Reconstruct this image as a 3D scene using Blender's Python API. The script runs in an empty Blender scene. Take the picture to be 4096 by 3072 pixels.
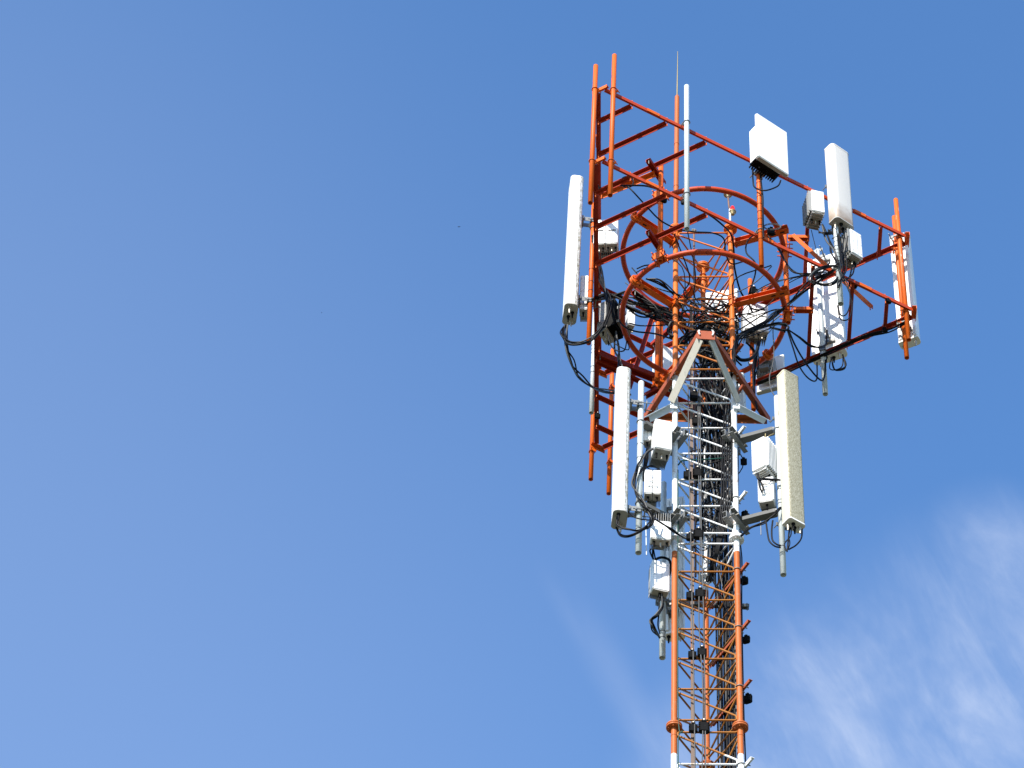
import bpy, bmesh, math, random
from math import sin, cos, radians, pi, sqrt, tan, atan2
from mathutils import Vector, Matrix

# ------------------------------------------------------------------ camera
FPX, PITCH, ROLL = 12089.23, radians(50.27944694), radians(3.9088715)
CAM = Vector((0, 0, 1.6))
fw = Vector((0, cos(PITCH), sin(PITCH)))
_rt = Vector((1, 0, 0)); _up = _rt.cross(fw)
rt = _rt * cos(ROLL) + _up * sin(ROLL)
up = -_rt * sin(ROLL) + _up * cos(ROLL)
sc = bpy.context.scene
cd = bpy.data.cameras.new("camera"); cam = bpy.data.objects.new("camera", cd)
sc.collection.objects.link(cam); sc.camera = cam
cd.sensor_width = 36.0; cd.lens = 36.0 * FPX / 4096; cd.clip_end = 6000
M = Matrix((rt, up, -fw)).transposed().to_4x4(); M.translation = CAM
cam.matrix_world = M

# ------------------------------------------------------------------ light
SUN_AZ, SUN_EL = radians(-120), radians(34)       # from behind the viewer, over the left shoulder
sd = Vector((cos(SUN_AZ) * cos(SUN_EL), sin(SUN_AZ) * cos(SUN_EL), sin(SUN_EL)))
ld = bpy.data.lights.new("sun", 'SUN'); ld.energy = 4.0; ld.angle = radians(0.53); ld.color = (1, 0.94, 0.85)
sun = bpy.data.objects.new("sun", ld); sc.collection.objects.link(sun)
sun.rotation_euler = (-sd).to_track_quat('-Z', 'Y').to_euler()

w = bpy.data.worlds.new("World"); sc.world = w; w.use_nodes = True
nt = w.node_tree; N = nt.nodes; Lk = nt.links; N.clear()
out = N.new('ShaderNodeOutputWorld'); bg = N.new('ShaderNodeBackground')
sky = N.new('ShaderNodeTexSky'); sky.sky_type = 'NISHITA'; sky.sun_disc = False
sky.sun_elevation = SUN_EL; sky.sun_rotation = atan2(sd.x, sd.y)
sky.altitude = 0; sky.air_density = 1.0; sky.dust_density = 0.3; sky.ozone_density = 5.0
bg.inputs[1].default_value = 0.12
def ray(px, py): return (fw + rt * ((px - 2048) / FPX) - up * ((py - 1536) / FPX))
tc = N.new('ShaderNodeTexCoord')
def wmath(op, a, b=None, c=None, clamp=False):
    n = N.new('ShaderNodeMath'); n.operation = op; n.use_clamp = clamp
    for i, v in enumerate((a, b, c)):
        if v is None: continue
        if isinstance(v, (int, float)): n.inputs[i].default_value = v
        else: Lk.new(v, n.inputs[i])
    return n.outputs[0]
def wdot(v):
    n = N.new('ShaderNodeVectorMath'); n.operation = 'DOT_PRODUCT'
    Lk.new(tc.outputs['Generated'], n.inputs[0]); n.inputs[1].default_value = v; return n.outputs['Value']
def wblob(px, py, r0, r1):
    c = ray(px, py).normalized(); n = N.new('ShaderNodeVectorMath'); n.operation = 'DISTANCE'
    Lk.new(tc.outputs['Generated'], n.inputs[0]); n.inputs[1].default_value = c
    m = N.new('ShaderNodeMapRange'); m.interpolation_type = 'SMOOTHSTEP'
    Lk.new(n.outputs['Value'], m.inputs['Value'])
    m.inputs['From Min'].default_value = r0 / FPX; m.inputs['From Max'].default_value = r1 / FPX
    m.inputs['To Min'].default_value = 1; m.inputs['To Max'].default_value = 0
    return m.outputs[0]
# thin cirrus: streaks that run along one direction of the sky
sa = (ray(2320, 2480) - ray(2660, 3050)).normalized()
sb = fw.cross(sa).normalized()
def wnoise(s1, s2, det, dist, off):
    cm = N.new('ShaderNodeCombineXYZ')
    Lk.new(wmath('MULTIPLY', wdot(sa), s1), cm.inputs[0]); Lk.new(wmath('MULTIPLY', wdot(sb), s2), cm.inputs[1])
    cm.inputs[2].default_value = off
    nz = N.new('ShaderNodeTexNoise'); nz.inputs['Scale'].default_value = 1; nz.inputs['Detail'].default_value = det
    nz.inputs['Roughness'].default_value = .62; nz.inputs['Distortion'].default_value = dist
    Lk.new(cm.outputs[0], nz.inputs['Vector']); return nz.outputs['Fac']
def wmr(v, a, b, c=0, d=1):
    m = N.new('ShaderNodeMapRange'); m.interpolation_type = 'SMOOTHSTEP'; Lk.new(v, m.inputs['Value'])
    for k, x in zip(('From Min', 'From Max', 'To Min', 'To Max'), (a, b, c, d)): m.inputs[k].default_value = x
    return m.outputs[0]
n1 = wnoise(14, 46, 8, .5, 3.1); n2 = wnoise(9, 15, 5, .4, 2.7); n3 = wnoise(60, 110, 6, .6, 1.7)
hair = wmr(n1, .30, .76); big = wmr(n2, .30, .68); fine = wmr(n3, .36, .74)
body = wmath('ADD', wmath('MULTIPLY', wmath('MULTIPLY', hair, wmr(n2, .30, .62, .35, 1)), .55), wmath('MULTIPLY', big, .22))
body = wmath('ADD', body, wmath('ADD', wmath('MULTIPLY', wmath('MULTIPLY', fine, big), .20), .14))
mask = wblob(3560, 3000, 200, 900)
for bx, by, r0, r1, k in ((3850, 2650, 100, 720, .95), (3960, 2330, 40, 460, .8), (3020, 3150, 60, 640, .85), (3300, 2750, 50, 420, .45)):
    mask = wmath('MAXIMUM', mask, wmath('MULTIPLY', wblob(bx, by, r0, r1), k))
def wline(px, py, wd, ln, k):                     # one thin straight wisp
    c0 = ray(px, py).normalized().dot(sb)
    a = wmath('ABSOLUTE', wmath('SUBTRACT', wmath('ADD', wdot(sb), wmath('MULTIPLY', n2, .006)), c0 + .003))
    return wmath('MULTIPLY', wmath('MULTIPLY', wmr(a, 0, wd / FPX, 1, 0), wblob(px, py, 40, ln)), k)
thin = wmath('MAXIMUM', wline(2490, 2760, 120, 560, .10), wline(2330, 2560, 70, 420, .06))
thin = wmath('MULTIPLY', thin, wmr(n1, .2, .7, .5, 1))
veil = wmath('ADD', wmath('MULTIPLY', wblob(-300, 3500, 300, 4600), .145), wmath('MULTIPLY', wblob(-600, 200, 200, 2900), .045))     # thin even cirrostratus towards the lower left
cl = wmath('ADD', wmath('ADD', wmath('MULTIPLY', wmath('MULTIPLY', body, mask), .70), thin), veil, clamp=True)
hs = N.new('ShaderNodeHueSaturation'); hs.inputs['Saturation'].default_value = 1.10; hs.inputs['Value'].default_value = 1.14
Lk.new(sky.outputs[0], hs.inputs['Color'])
mx = N.new('ShaderNodeMix'); mx.data_type = 'RGBA'
Lk.new(cl, mx.inputs['Factor']); Lk.new(hs.outputs[0], mx.inputs['A'])
mx.inputs['B'].default_value = (2.9, 3.25, 4.0, 1)
Lk.new(mx.outputs['Result'], bg.inputs[0]); Lk.new(bg.outputs[0], out.inputs[0])

sc.view_settings.view_transform = 'Standard'; sc.view_settings.look = 'None'
sc.view_settings.exposure = 1.15; sc.view_settings.gamma = 1.0
random.seed(7)

# ------------------------------------------------------------------ pixel -> place helpers
def PZ(px, py, z):
    d = ray(px, py); return CAM + d * ((z - 1.6) / d.z)
def PY(px, py, Y):
    d = ray(px, py); return CAM + d * (Y / d.y)
def VZ(xy, py):                                   # height on the vertical through xy seen at image row py
    a, b = 0.0, 60.0
    for _ in range(50):
        m = (a + b) / 2; d = Vector((xy[0], xy[1], m)) - CAM
        y = 1536 - FPX * d.dot(up) / d.dot(fw)
        if y > py: a = m
        else: b = m
    return (a + b) / 2
def xy(v): return (v[0], v[1])
CX, CY = 2.09798, 21.02193
S = 0.63
LEG = [(CX + S / sqrt(3) * cos(radians(a - 5.258)), CY + S / sqrt(3) * sin(radians(a - 5.258))) for a in (210, 330, 90)]
ZT, SEC = 29.7117, 2.64608

# ------------------------------------------------------------------ materials
def newmat(name):
    m = bpy.data.materials.new(name); m.use_nodes = True
    return m, m.node_tree.nodes, m.node_tree.links, m.node_tree.nodes['Principled BSDF']
def noise(n, l, scale, det=4, vec=None, rough=.6):
    t = n.new('ShaderNodeTexNoise'); t.inputs['Scale'].default_value = scale; t.inputs['Detail'].default_value = det
    t.inputs['Roughness'].default_value = rough
    if vec: l.new(vec, t.inputs['Vector'])
    return t.outputs['Fac']
def ramp(n, l, fac, stops, const=False):
    r = n.new('ShaderNodeValToRGB'); cr = r.color_ramp
    if const: cr.interpolation = 'CONSTANT'
    while len(cr.elements) < len(stops): cr.elements.new(.5)
    for e, (p, c) in zip(cr.elements, stops): e.position = p; e.color = (*c, 1)
    l.new(fac, r.inputs[0]); return r.outputs[0]
def mixc(n, l, fac, a, b, mode='MIX'):
    m = n.new('ShaderNodeMix'); m.data_type = 'RGBA'; m.blend_type = mode
    for k, v in (('Factor', fac), ('A', a), ('B', b)):
        if isinstance(v, (int, float)): m.inputs[k].default_value = v
        elif isinstance(v, tuple): m.inputs[k].default_value = (*v, 1)
        else: l.new(v, m.inputs[k])
    return m.outputs['Result']
def worn(name, base, var, spot, rough=.45, spotlo=.66, spothi=.74, sscale=14, metal=0, bump=.15, vscale=2.5, stretch=None, spec=.2):
    m, n, l, b = newmat(name)
    t = n.new('ShaderNodeTexCoord'); v = t.outputs['Object']
    if stretch:
        mp = n.new('ShaderNodeMapping'); mp.inputs['Scale'].default_value = stretch; l.new(v, mp.inputs[0]); v2 = mp.outputs[0]
    else: v2 = v
    c = mixc(n, l, noise(n, l, vscale, 5, v), base, var)
    f = ramp(n, l, noise(n, l, sscale, 6, v2, .7), [(spotlo, (0, 0, 0)), (spothi, (1, 1, 1))])
    c = mixc(n, l, f, c, spot)
    l.new(c, b.inputs['Base Color']); b.inputs['Roughness'].default_value = rough; b.inputs['Metallic'].default_value = metal
    b.inputs['Specular IOR Level'].default_value = spec
    if bump:
        bp = n.new('ShaderNodeBump'); bp.inputs['Strength'].default_value = bump; bp.inputs['Distance'].default_value = .004
        l.new(noise(n, l, 60, 4, v), bp.inputs['Height']); l.new(bp.outputs[0], b.inputs['Normal'])
    return m
ORG = (.64, .125, .010); ORG2 = (.54, .085, .007); FAD = (.45, .125, .032); FAD2 = (.35, .085, .022)
MT = {}
MT['orange'] = worn('orange_paint', ORG, ORG2, (.34, .075, .03), .45, .56, .68, 8, vscale=1.6)
MT['scratched'] = worn('scratched_orange_paint', ORG, ORG2, (.62, .36, .28), .45, .60, .66, 16, stretch=(1, 1, .22))
MT['front'] = worn('red_orange_beam_paint', (.46, .058, .012), (.35, .036, .008), (.16, .03, .015), .45, .60, .70, 9)
MT['red'] = worn('shaded_orange_paint', (.34, .028, .006), (.26, .020, .005), (.08, .015, .01), .5, .62, .72, 7)  # orange paint darkened towards red; the beams' shade is put into this colour
MT['faded'] = worn('faded_orange_paint', FAD, FAD2, (.22, .07, .04), .5, .63, .72, 11)
MT['brown'] = worn('brown_orange_angle', (.34, .085, .035), (.24, .055, .025), (.12, .04, .025), .6, .6, .7, 9)
MT['white'] = worn('white_paint', (.74, .75, .75), (.66, .67, .67), (.30, .27, .22), .5, .68, .76, 12)
MT['greyw'] = worn('weathered_white_paint', (.46, .44, .37), (.38, .36, .30), (.25, .24, .2), .65, .55, .75, 16, stretch=(1, 1, .3))
MT['steel'] = worn('galvanised_steel', (.23, .235, .23), (.17, .175, .17), (.11, .10, .09), .5, .62, .74, 12, metal=.25)
MT['arm'] = worn('dull_grey_steel', (.12, .12, .115), (.085, .085, .08), (.06, .055, .05), .6, .6, .7, 9)
MT['pipe'] = worn('galvanised_pipe', (.56, .60, .60), (.48, .52, .52), (.34, .32, .27), .45, .66, .76, 10, metal=.15)
MT['rad'] = worn('clean_radome', (.80, .79, .76), (.74, .73, .70), (.55, .53, .48), .4, .70, .80, 8, bump=.05)
MT['box'] = worn('radio_casing', (.78, .78, .76), (.72, .72, .71), (.5, .5, .48), .42, .72, .8, 9, bump=.05)
MT['fin'] = worn('heat_sink_alloy', (.30, .30, .29), (.23, .23, .22), (.2, .2, .2), .5, .6, .7, 9)
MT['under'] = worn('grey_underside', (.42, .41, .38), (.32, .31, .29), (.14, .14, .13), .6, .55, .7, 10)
MT['cable'] = worn('black_cable_jacket', (.003, .003, .004), (.005, .005, .006), (.02, .02, .02), .45, .62, .7, 9, bump=0, spec=.12)
MT['gcable'] = worn('grey_cable_jacket', (.09, .09, .085), (.06, .06, .06), (.03, .03, .03), .45, .6, .7, 9, bump=0)
MT['teal'] = worn('green_cable_jacket', (.01, .07, .05), (.01, .05, .04), (.02, .05, .05), .45, .6, .7, 9, bump=0)
MT['plastic'] = worn('black_plastic', (.003, .003, .003), (.005, .005, .005), (.02, .02, .02), .6, .6, .7, 20, bump=0, spec=.08)
MT['brass'] = worn('brass_fitting', (.34, .27, .13), (.26, .21, .11), (.14, .11, .07), .4, .6, .7, 20, metal=.5, bump=0)
MT['rust'] = worn('rusty_conduit', (.17, .10, .08), (.12, .07, .055), (.28, .15, .09), .6, .5, .7, 8)
MT['rail'] = worn('weathered_rail', (.19, .14, .11), (.13, .09, .07), (.26, .11, .05), .6, .55, .7, 5, stretch=(1, 1, .4))
MT['slot'] = worn('dark_opening', (.01, .01, .01), (.015, .015, .015), (.02, .02, .02), .8, bump=0)
MT['copper'] = worn('connector_metal', (.55, .5, .42), (.45, .4, .33), (.4, .25, .15), .4, .6, .7, 20, metal=.4, bump=0)
MT['redglass'] = worn('red_glass', (.75, .02, .012), (.7, .015, .01), (.5, .01, .01), .15, bump=0)
MT['bird'] = worn('dark_plumage', (.05, .035, .03), (.04, .03, .025), (.08, .06, .05), .8, bump=0)
MT['ground'] = worn('dry_grass_and_gravel', (.12, .12, .07), (.15, .14, .10), (.08, .09, .05), 1.0, .45, .6, .25, vscale=.03, bump=0)
def radome_mat(name, base, dirt, lo, hi, scale, stretch, sgn=1):
    m, n, l, b = newmat(name); t = n.new('ShaderNodeTexCoord'); v = t.outputs['Object']
    mp = n.new('ShaderNodeMapping'); mp.inputs['Scale'].default_value = stretch; l.new(v, mp.inputs[0])
    f = ramp(n, l, noise(n, l, scale, 8, mp.outputs[0], .75), [(lo, (0, 0, 0)), (hi, (1, 1, 1))])
    # lichen keeps to one flank of the radome (local +x side)
    sx = n.new('ShaderNodeSeparateXYZ'); l.new(t.outputs['Normal'], sx.inputs[0])
    mr = n.new('ShaderNodeMapRange'); l.new(sx.outputs['X'], mr.inputs['Value']); mr.inputs['From Min'].default_value = .35 if sgn > 0 else -.02; mr.inputs['From Max'].default_value = .8 if sgn > 0 else -.30
    mm = n.new('ShaderNodeMath'); mm.operation = 'MULTIPLY'; l.new(f, mm.inputs[0]); l.new(mr.outputs[0], mm.inputs[1])
    c = mixc(n, l, mm.outputs[0], base, dirt)
    l.new(c, b.inputs['Base Color']); b.inputs['Roughness'].default_value = .6
    return m
MT['lichen'] = radome_mat('lichen_streaked_radome', (.50, .47, .36), (.14, .12, .05), .34, .62, 130, (1, 1, .3))
MT['speck'] = radome_mat('speckled_radome', (.78, .77, .74), (.22, .19, .10), .42, .62, 40, (1, 1, .5), -1)
def stain_mat():
    m, n, l, b = newmat('stained_radome'); t = n.new('ShaderNodeTexCoord'); v = t.outputs['Object']
    s = n.new('ShaderNodeSeparateXYZ'); l.new(v, s.inputs[0])
    a = n.new('ShaderNodeMath'); a.operation = 'ADD'; l.new(s.outputs[2], a.inputs[0])
    q = n.new('ShaderNodeMath'); q.operation = 'MULTIPLY'; q.inputs[1].default_value = .35; l.new(noise(n, l, 6, 4, v), q.inputs[0]); l.new(q.outputs[0], a.inputs[1])
    f = ramp(n, l, a.outputs[0], [(.20, (1, 1, 1)), (.50, (0, 0, 0))])
    c = mixc(n, l, f, (.58, .55, .50), (.26, .19, .13))
    l.new(c, b.inputs['Base Color']); b.inputs['Roughness'].default_value = .5
    return m
MT['stain'] = stain_mat()
zA, zB, zC = VZ(LEG[0], 1525), VZ(LEG[0], 2219), VZ(LEG[1], 3038)
def tower_mat(name, o1, o2, spot, wh=(.76, .77, .77), rough=.45):
    m, n, l, b = newmat(name); t = n.new('ShaderNodeTexCoord'); v = t.outputs['Object']
    s = n.new('ShaderNodeSeparateXYZ'); l.new(v, s.inputs[0])
    mr = n.new('ShaderNodeMapRange'); l.new(s.outputs[2], mr.inputs['Value']); mr.inputs['From Min'].default_value = 0; mr.inputs['From Max'].default_value = 40
    per = zB - zC; st = []; z = zC; col = 0; low = []
    while z > 0: low.append((z, col)); z -= per; col ^= 1
    stops = [(0, (1, 1, 1) if low[-1][1] else (0, 0, 0))]
    K = (0, 0, 0); W_ = (1, 1, 1)
    # K = orange, W = white, reading upwards
    seq = sorted(low)
    c0 = W_ if len(seq) % 2 == 1 else K
    stops = [(0, c0)]; c = c0
    for zz, _ in seq:
        c = K if c == W_ else W_; stops.append((zz / 40, c))
    stops += [(zB / 40, W_), (zA / 40, K)]
    f = ramp(n, l, mr.outputs[0], stops, True)
    c = mixc(n, l, noise(n, l, 2.2, 5, v), o1, o2)
    # paint above the white band is fresher and redder
    mr2 = n.new('ShaderNodeMapRange'); l.new(s.outputs[2], mr2.inputs['Value']); mr2.inputs['From Min'].default_value = zA - .2; mr2.inputs['From Max'].default_value = zA + 1.6
    c = mixc(n, l, mr2.outputs[0], c, mixc(n, l, noise(n, l, 2.2, 5, v), (.62, .165, .022), (.52, .115, .015)))
    c = mixc(n, l, f, c, mixc(n, l, noise(n, l, 3, 5, v), wh, (wh[0] * .88, wh[1] * .88, wh[2] * .88)))
    f2 = ramp(n, l, noise(n, l, 11, 7, v, .75), [(.57, (0, 0, 0)), (.70, (1, 1, 1))])
    c = mixc(n, l, f2, c, spot)
    l.new(c, b.inputs['Base Color']); b.inputs['Roughness'].default_value = rough; b.inputs['Specular IOR Level'].default_value = .15
    bp = n.new('ShaderNodeBump'); bp.inputs['Strength'].default_value = .2; bp.inputs['Distance'].default_value = .004
    l.new(noise(n, l, 50, 4, v), bp.inputs['Height']); l.new(bp.outputs[0], b.inputs['Normal'])
    return m
MT['tower'] = tower_mat('banded_tower_paint', FAD, FAD2, (.33, .16, .1))
MT['lace'] = tower_mat('banded_lacing_paint', (.36, .150, .028), (.25, .085, .018), (.34, .20, .07), rough=.5)

# ------------------------------------------------------------------ mesh helpers
C = sc.collection
def frame(d):
    d = d.normalized(); a = Vector((0, 0, 1)) if abs(d.z) < .9 else Vector((1, 0, 0))
    u = d.cross(a).normalized(); return d, u, u.cross(d).normalized()
class MB:
    def __init__(s): s.v = []; s.f = []; s.sm = []
    def add(s, vs, fs, smooth=False):
        o = len(s.v); s.v += [tuple(v) for v in vs]; s.f += [tuple(i + o for i in f) for f in fs]; s.sm += [smooth] * len(fs); return s
    def box(s, c, sx, sy, sz, R=None):              # centre, full sizes, optional 3x3 rotation
        c = Vector(c); vs = []
        for z in (-1, 1):
            for y in (-1, 1):
                for x in (-1, 1):
                    p = Vector((x * sx / 2, y * sy / 2, z * sz / 2)); vs.append(c + (R @ p if R else p))
        return s.add(vs, [(0, 2, 3, 1), (4, 5, 7, 6), (0, 1, 5, 4), (2, 6, 7, 3), (0, 4, 6, 2), (1, 3, 7, 5)])
    def cbox(s, c, sx, sy, sz, b=.006, R=None):     # box with chamfered vertical edges and chamfered rims
        c = Vector(c); hx, hy, hz = sx / 2, sy / 2, sz / 2; rings = []
        for z, k in ((-hz, b), (-hz + b, 0), (hz - b, 0), (hz, b)):
            x, y = hx - k, hy - k; r = [(x - b, -y), (x, -y + b), (x, y - b), (x - b, y), (-x + b, y), (-x, y - b), (-x, -y + b), (-x + b, -y)]
            rings.append([Vector((p[0], p[1], z)) for p in r])
        vs = [c + (R @ p if R else p) for r in rings for p in r]; fs = [tuple(range(7, -1, -1)), tuple(range(24, 32))]
        for k in range(3):
            for i in range(8): j = (i + 1) % 8; fs.append((k * 8 + i, k * 8 + j, k * 8 + 8 + j, k * 8 + 8 + i))
        return s.add(vs, fs)
    def tube(s, pts, r, n=10, cap=True, hollow=False, r2=None):
        pts = [Vector(p) for p in pts]; m = len(pts); r2 = r if r2 is None else r2
        d, u, w_ = frame(pts[1] - pts[0]); vs = []; fs = []
        for i, p in enumerate(pts):
            t = (pts[min(i + 1, m - 1)] - pts[max(i - 1, 0)])
            if t.length < 1e-9: t = d
            t.normalize(); u = (u - t * u.dot(t)).normalized(); w_ = u.cross(t)
            rr = r + (r2 - r) * i / (m - 1)
            for k in range(n):
                a = 2 * pi * k / n; vs.append(p + (u * cos(a) + w_ * sin(a)) * rr)
        for i in range(m - 1):
            for k in range(n): q = (k + 1) % n; fs.append((i * n + k, i * n + q, (i + 1) * n + q, (i + 1) * n + k))
        s.add(vs, fs, True)
        if cap: s.add(vs[:n], [tuple(range(n - 1, -1, -1))]); s.add(vs[-n:], [tuple(range(n))])
        return s
    def pipe(s, a, b, r, n=20, wall=.004):          # hollow pipe with open bottom (a = bottom), closed rounded top
        a = Vector(a); b = Vector(b); d, u, w_ = frame(b - a)
        prof = [(a + d * .18, r - wall), (a, r - wall), (a, r), (b - d * r * .35, r), (b - d * r * .1, r * .86), (b, r * .5)]
        vs = []; fs = []
        for c, q in prof:
            for k in range(n): t = 2 * pi * k / n; vs.append(c + (u * cos(t) + w_ * sin(t)) * q)
        for i in range(len(prof) - 1):
            for k in range(n): q = (k + 1) % n; fs.append((i * n + k, i * n + q, (i + 1) * n + q, (i + 1) * n + k))
        s.add(vs, fs, True); s.add(vs[-n:], [tuple(range(n))]); s.add(vs[:n], [tuple(range(n - 1, -1, -1))]); return s
    def disc(s, c, ax, r, t, n=24):
        c = Vector(c); ax = Vector(ax).normalized(); h = ax * t / 2; cch = min(t * .25, .004)
        d, u, w_ = frame(ax); vs = []; fs = []
        prof = [(-t / 2, r - cch), (-t / 2 + cch, r), (t / 2 - cch, r), (t / 2, r - cch)]
        for z, q in prof:
            for k in range(n): a = 2 * pi * k / n; vs.append(c + d * z + (u * cos(a) + w_ * sin(a)) * q)
        for i in range(3):
            for k in range(n): q = (k + 1) % n; fs.append((i * n + k, i * n + q, (i + 1) * n + q, (i + 1) * n + k))
        fs.append(tuple(range(n - 1, -1, -1))); fs.append(tuple(range(3 * n, 4 * n))); return s.add(vs, fs)
    def plate(s, p0, p1, W, T, wdir):               # bar from p0 to p1, width W along wdir, thickness T
        p0 = Vector(p0); p1 = Vector(p1); d = (p1 - p0).normalized(); wd = Vector(wdir); wd = (wd - d * wd.dot(d)).normalized(); td = d.cross(wd)
        R = Matrix((d, wd, td)).transposed(); return s.box((p0 + p1) / 2, (p1 - p0).length, W, T, R)
    def angle(s, p0, p1, W, T, out_, upv=(0, 0, 1), flip=1):    # L section: upright web on the 'out_' side, flange on top
        p0 = Vector(p0); p1 = Vector(p1); o = Vector(out_); u = Vector(upv); d = (p1 - p0).normalized()
        o = (o - d * o.dot(d)).normalized(); u = (u - d * u.dot(d) - o * u.dot(o)).normalized()
        s.plate(p0 + o * (W / 2 - T / 2), p1 + o * (W / 2 - T / 2), W, T, u)
        s.plate(p0 + u * (W / 2 - T / 2) * flip - o * T / 2, p1 + u * (W / 2 - T / 2) * flip - o * T / 2, W - T, T, o); return s
    def channel(s, p0, p1, W, H, T, openv, side):   # U section, web away from openv
        p0 = Vector(p0); p1 = Vector(p1); d = (p1 - p0).normalized(); o = Vector(openv); o = (o - d * o.dot(d)).normalized()
        sd_ = Vector(side); sd_ = (sd_ - d * sd_.dot(d) - o * sd_.dot(o)).normalized()
        s.plate(p0 - o * (H / 2 - T / 2), p1 - o * (H / 2 - T / 2), W, T, sd_)
        for q in (-1, 1): s.plate(p0 + sd_ * q * (W / 2 - T / 2) + o * T / 2, p1 + sd_ * q * (W / 2 - T / 2) + o * T / 2, H - T, T, o)
        return s
    def prism(s, prof, z0, z1, top=None):
        n = len(prof); vs = [(x, y, z0) for x, y in prof] + [(x, y, z1) for x, y in prof]
        fs = [(i, (i + 1) % n, n + (i + 1) % n, n + i) for i in range(n)]
        s.add(vs, fs, True); s.add(vs[:n], [tuple(range(n - 1, -1, -1))]); s.add(vs[n:], [tuple(range(n))]); return s
    def build(s, name, mat, parent=None):
        me = bpy.data.meshes.new(name); me.from_pydata(s.v, [], s.f); me.materials.append(MT[mat])
        me.polygons.foreach_set('use_smooth', s.sm); me.update()
        o = bpy.data.objects.new(name, me); C.objects.link(o)
        if parent: o.parent = parent
        return o
def tag(o, label, cat, group=None, kind=None):
    if label: o['label'] = label
    if cat: o['category'] = cat
    if group: o['group'] = group
    if kind: o['kind'] = kind
    return o
def empty(name, loc, rz=0, label=None, cat=None, group=None):
    o = bpy.data.objects.new(name, None); C.objects.link(o); o.location = loc; o.rotation_euler = (0, 0, rz); o.empty_display_size = .1
    return tag(o, label, cat, group)
def copy_tree(o, parent=None):
    c = o.copy(); C.objects.link(c); c.parent = parent
    for ch in [x for x in bpy.data.objects if x.parent == o]: copy_tree(ch, c)
    return c
def smooth(pts, k=6):
    P = [Vector(p) for p in pts]; P = [P[0] * 2 - P[1]] + P + [P[-1] * 2 - P[-2]]; o = []
    for i in range(1, len(P) - 2):
        for j in range(k):
            t = j / k; a, b, c, d = P[i - 1:i + 3]
            o.append(.5 * ((2 * b) + (c - a) * t + (2 * a - 5 * b + 4 * c - d) * t * t + (3 * b - a - 3 * c + d) * t ** 3))
    o.append(P[-2]); return o

# ------------------------------------------------------------------ ground (below the frame)
g = MB().add([(-3000, -3000, 0), (3000, -3000, 0), (3000, 3000, 0), (-3000, 3000, 0)], [(0, 1, 2, 3)]).build('ground', 'ground')
tag(g, None, None, kind='structure')

# ------------------------------------------------------------------ lattice tower
tw = empty('lattice_tower', (0, 0, 0), 0, 'tall three-legged lattice mast painted in orange and white bands', 'lattice tower')
LR = .030
flz = [ZT - k * SEC for k in range(12)]
for i, (x, y) in enumerate(LEG):
    m = MB().tube([(x, y, 0), (x, y, ZT)], LR, 24)
    for z in (zA + .05, zB + .12, zC + .3): m.disc((x, y, z), (0, 0, 1), LR + .003, .012)
    leg = m.build('leg', 'tower', tw)
    for k, z in enumerate(flz):
        if z < .1: continue
        f = MB()
        for q in (-.012, .012): f.disc((x, y, z + q), (0, 0, 1), .078, .021, 32)
        for a in range(6): t = a * pi / 3 + .3; f.tube([(x + .056 * cos(t), y + .056 * sin(t), z - .035), (x + .056 * cos(t), y + .056 * sin(t), z + .035)], .008, 6)
        f.tube([(x, y, z - .03), (x, y, z + .03)], LR + .006, 20)
        f.build('flange', 'tower', leg)
BR = .0105
for a, b in ((0, 1), (1, 2), (2, 0)):
    A = Vector((*LEG[a], 0)); B = Vector((*LEG[b], 0)); d = (B - A).normalized(); A = A + d * (LR + .004); B = B - d * (LR + .004)
    o = Vector((d.y, -d.x, 0)) * .0
    for k in range(11):
        z0 = ZT - k * SEC - .07; st = (SEC - .16) / 6; pts = []
        for j in range(7):
            z = z0 - j * st
            pts += [B + Vector((0, 0, z + .012)), B + Vector((0, 0, z)) - d * .012, A + Vector((0, 0, z)) + d * .014, A + Vector((0, 0, z - .012)), A + Vector((0, 0, z - .040)), A + Vector((0, 0, z - .052)) + d * .012]
            if j < 6: pts += [B + Vector((0, 0, z - st + .062)) - d * .012, B + Vector((0, 0, z - st + .046))]
        if pts[-1].z < .1: continue
        pts = pts[:-2] if True else pts
        MB().tube(pts, BR, 8).build('zigzag_lacing', 'lace', tw)

# mast on the left leg, with lightning rod
def mast():
    x, y = LEG[0]; p = PZ(2715, 403, VZ(LEG[0], 403)); zt = VZ(LEG[0], 390)
    t = empty('mast_pole', (x, y, ZT + .03), 0, 'faded orange pole rising from the left mast leg', 'pole')
    m = MB(); lean = .012; h = zt - ZT
    m.tube([(0, 0, 0), (lean * .5, 0, h * .5), (lean, 0, h - .02), ], .029, 20); m.tube([(lean, 0, h - .02), (lean, 0, h + .02)], .029, 20, r2=.012)
    m.build('pole', 'faded', t)
    c = MB()
    for f_ in (.3, .62): c.disc((lean * f_, 0, h * f_), (0, 0, 1), .033, .012)
    c.build('pipe_band', 'faded', t)
    zr = VZ(LEG[0], 212); z2 = VZ(LEG[0], 120)
    r = MB().tube([(x + lean, y, ZT + .03 + h), (x + lean + .006, y, ZT + .03 + h + (zr * 0 + VZ(LEG[0], 211) - zt))], .0095, 8, r2=.004)
    o = r.build('lightning_rod', 'brass'); tag(o, 'thin brass lightning rod standing on the tallest orange pole', 'lightning rod')
mast()

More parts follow.
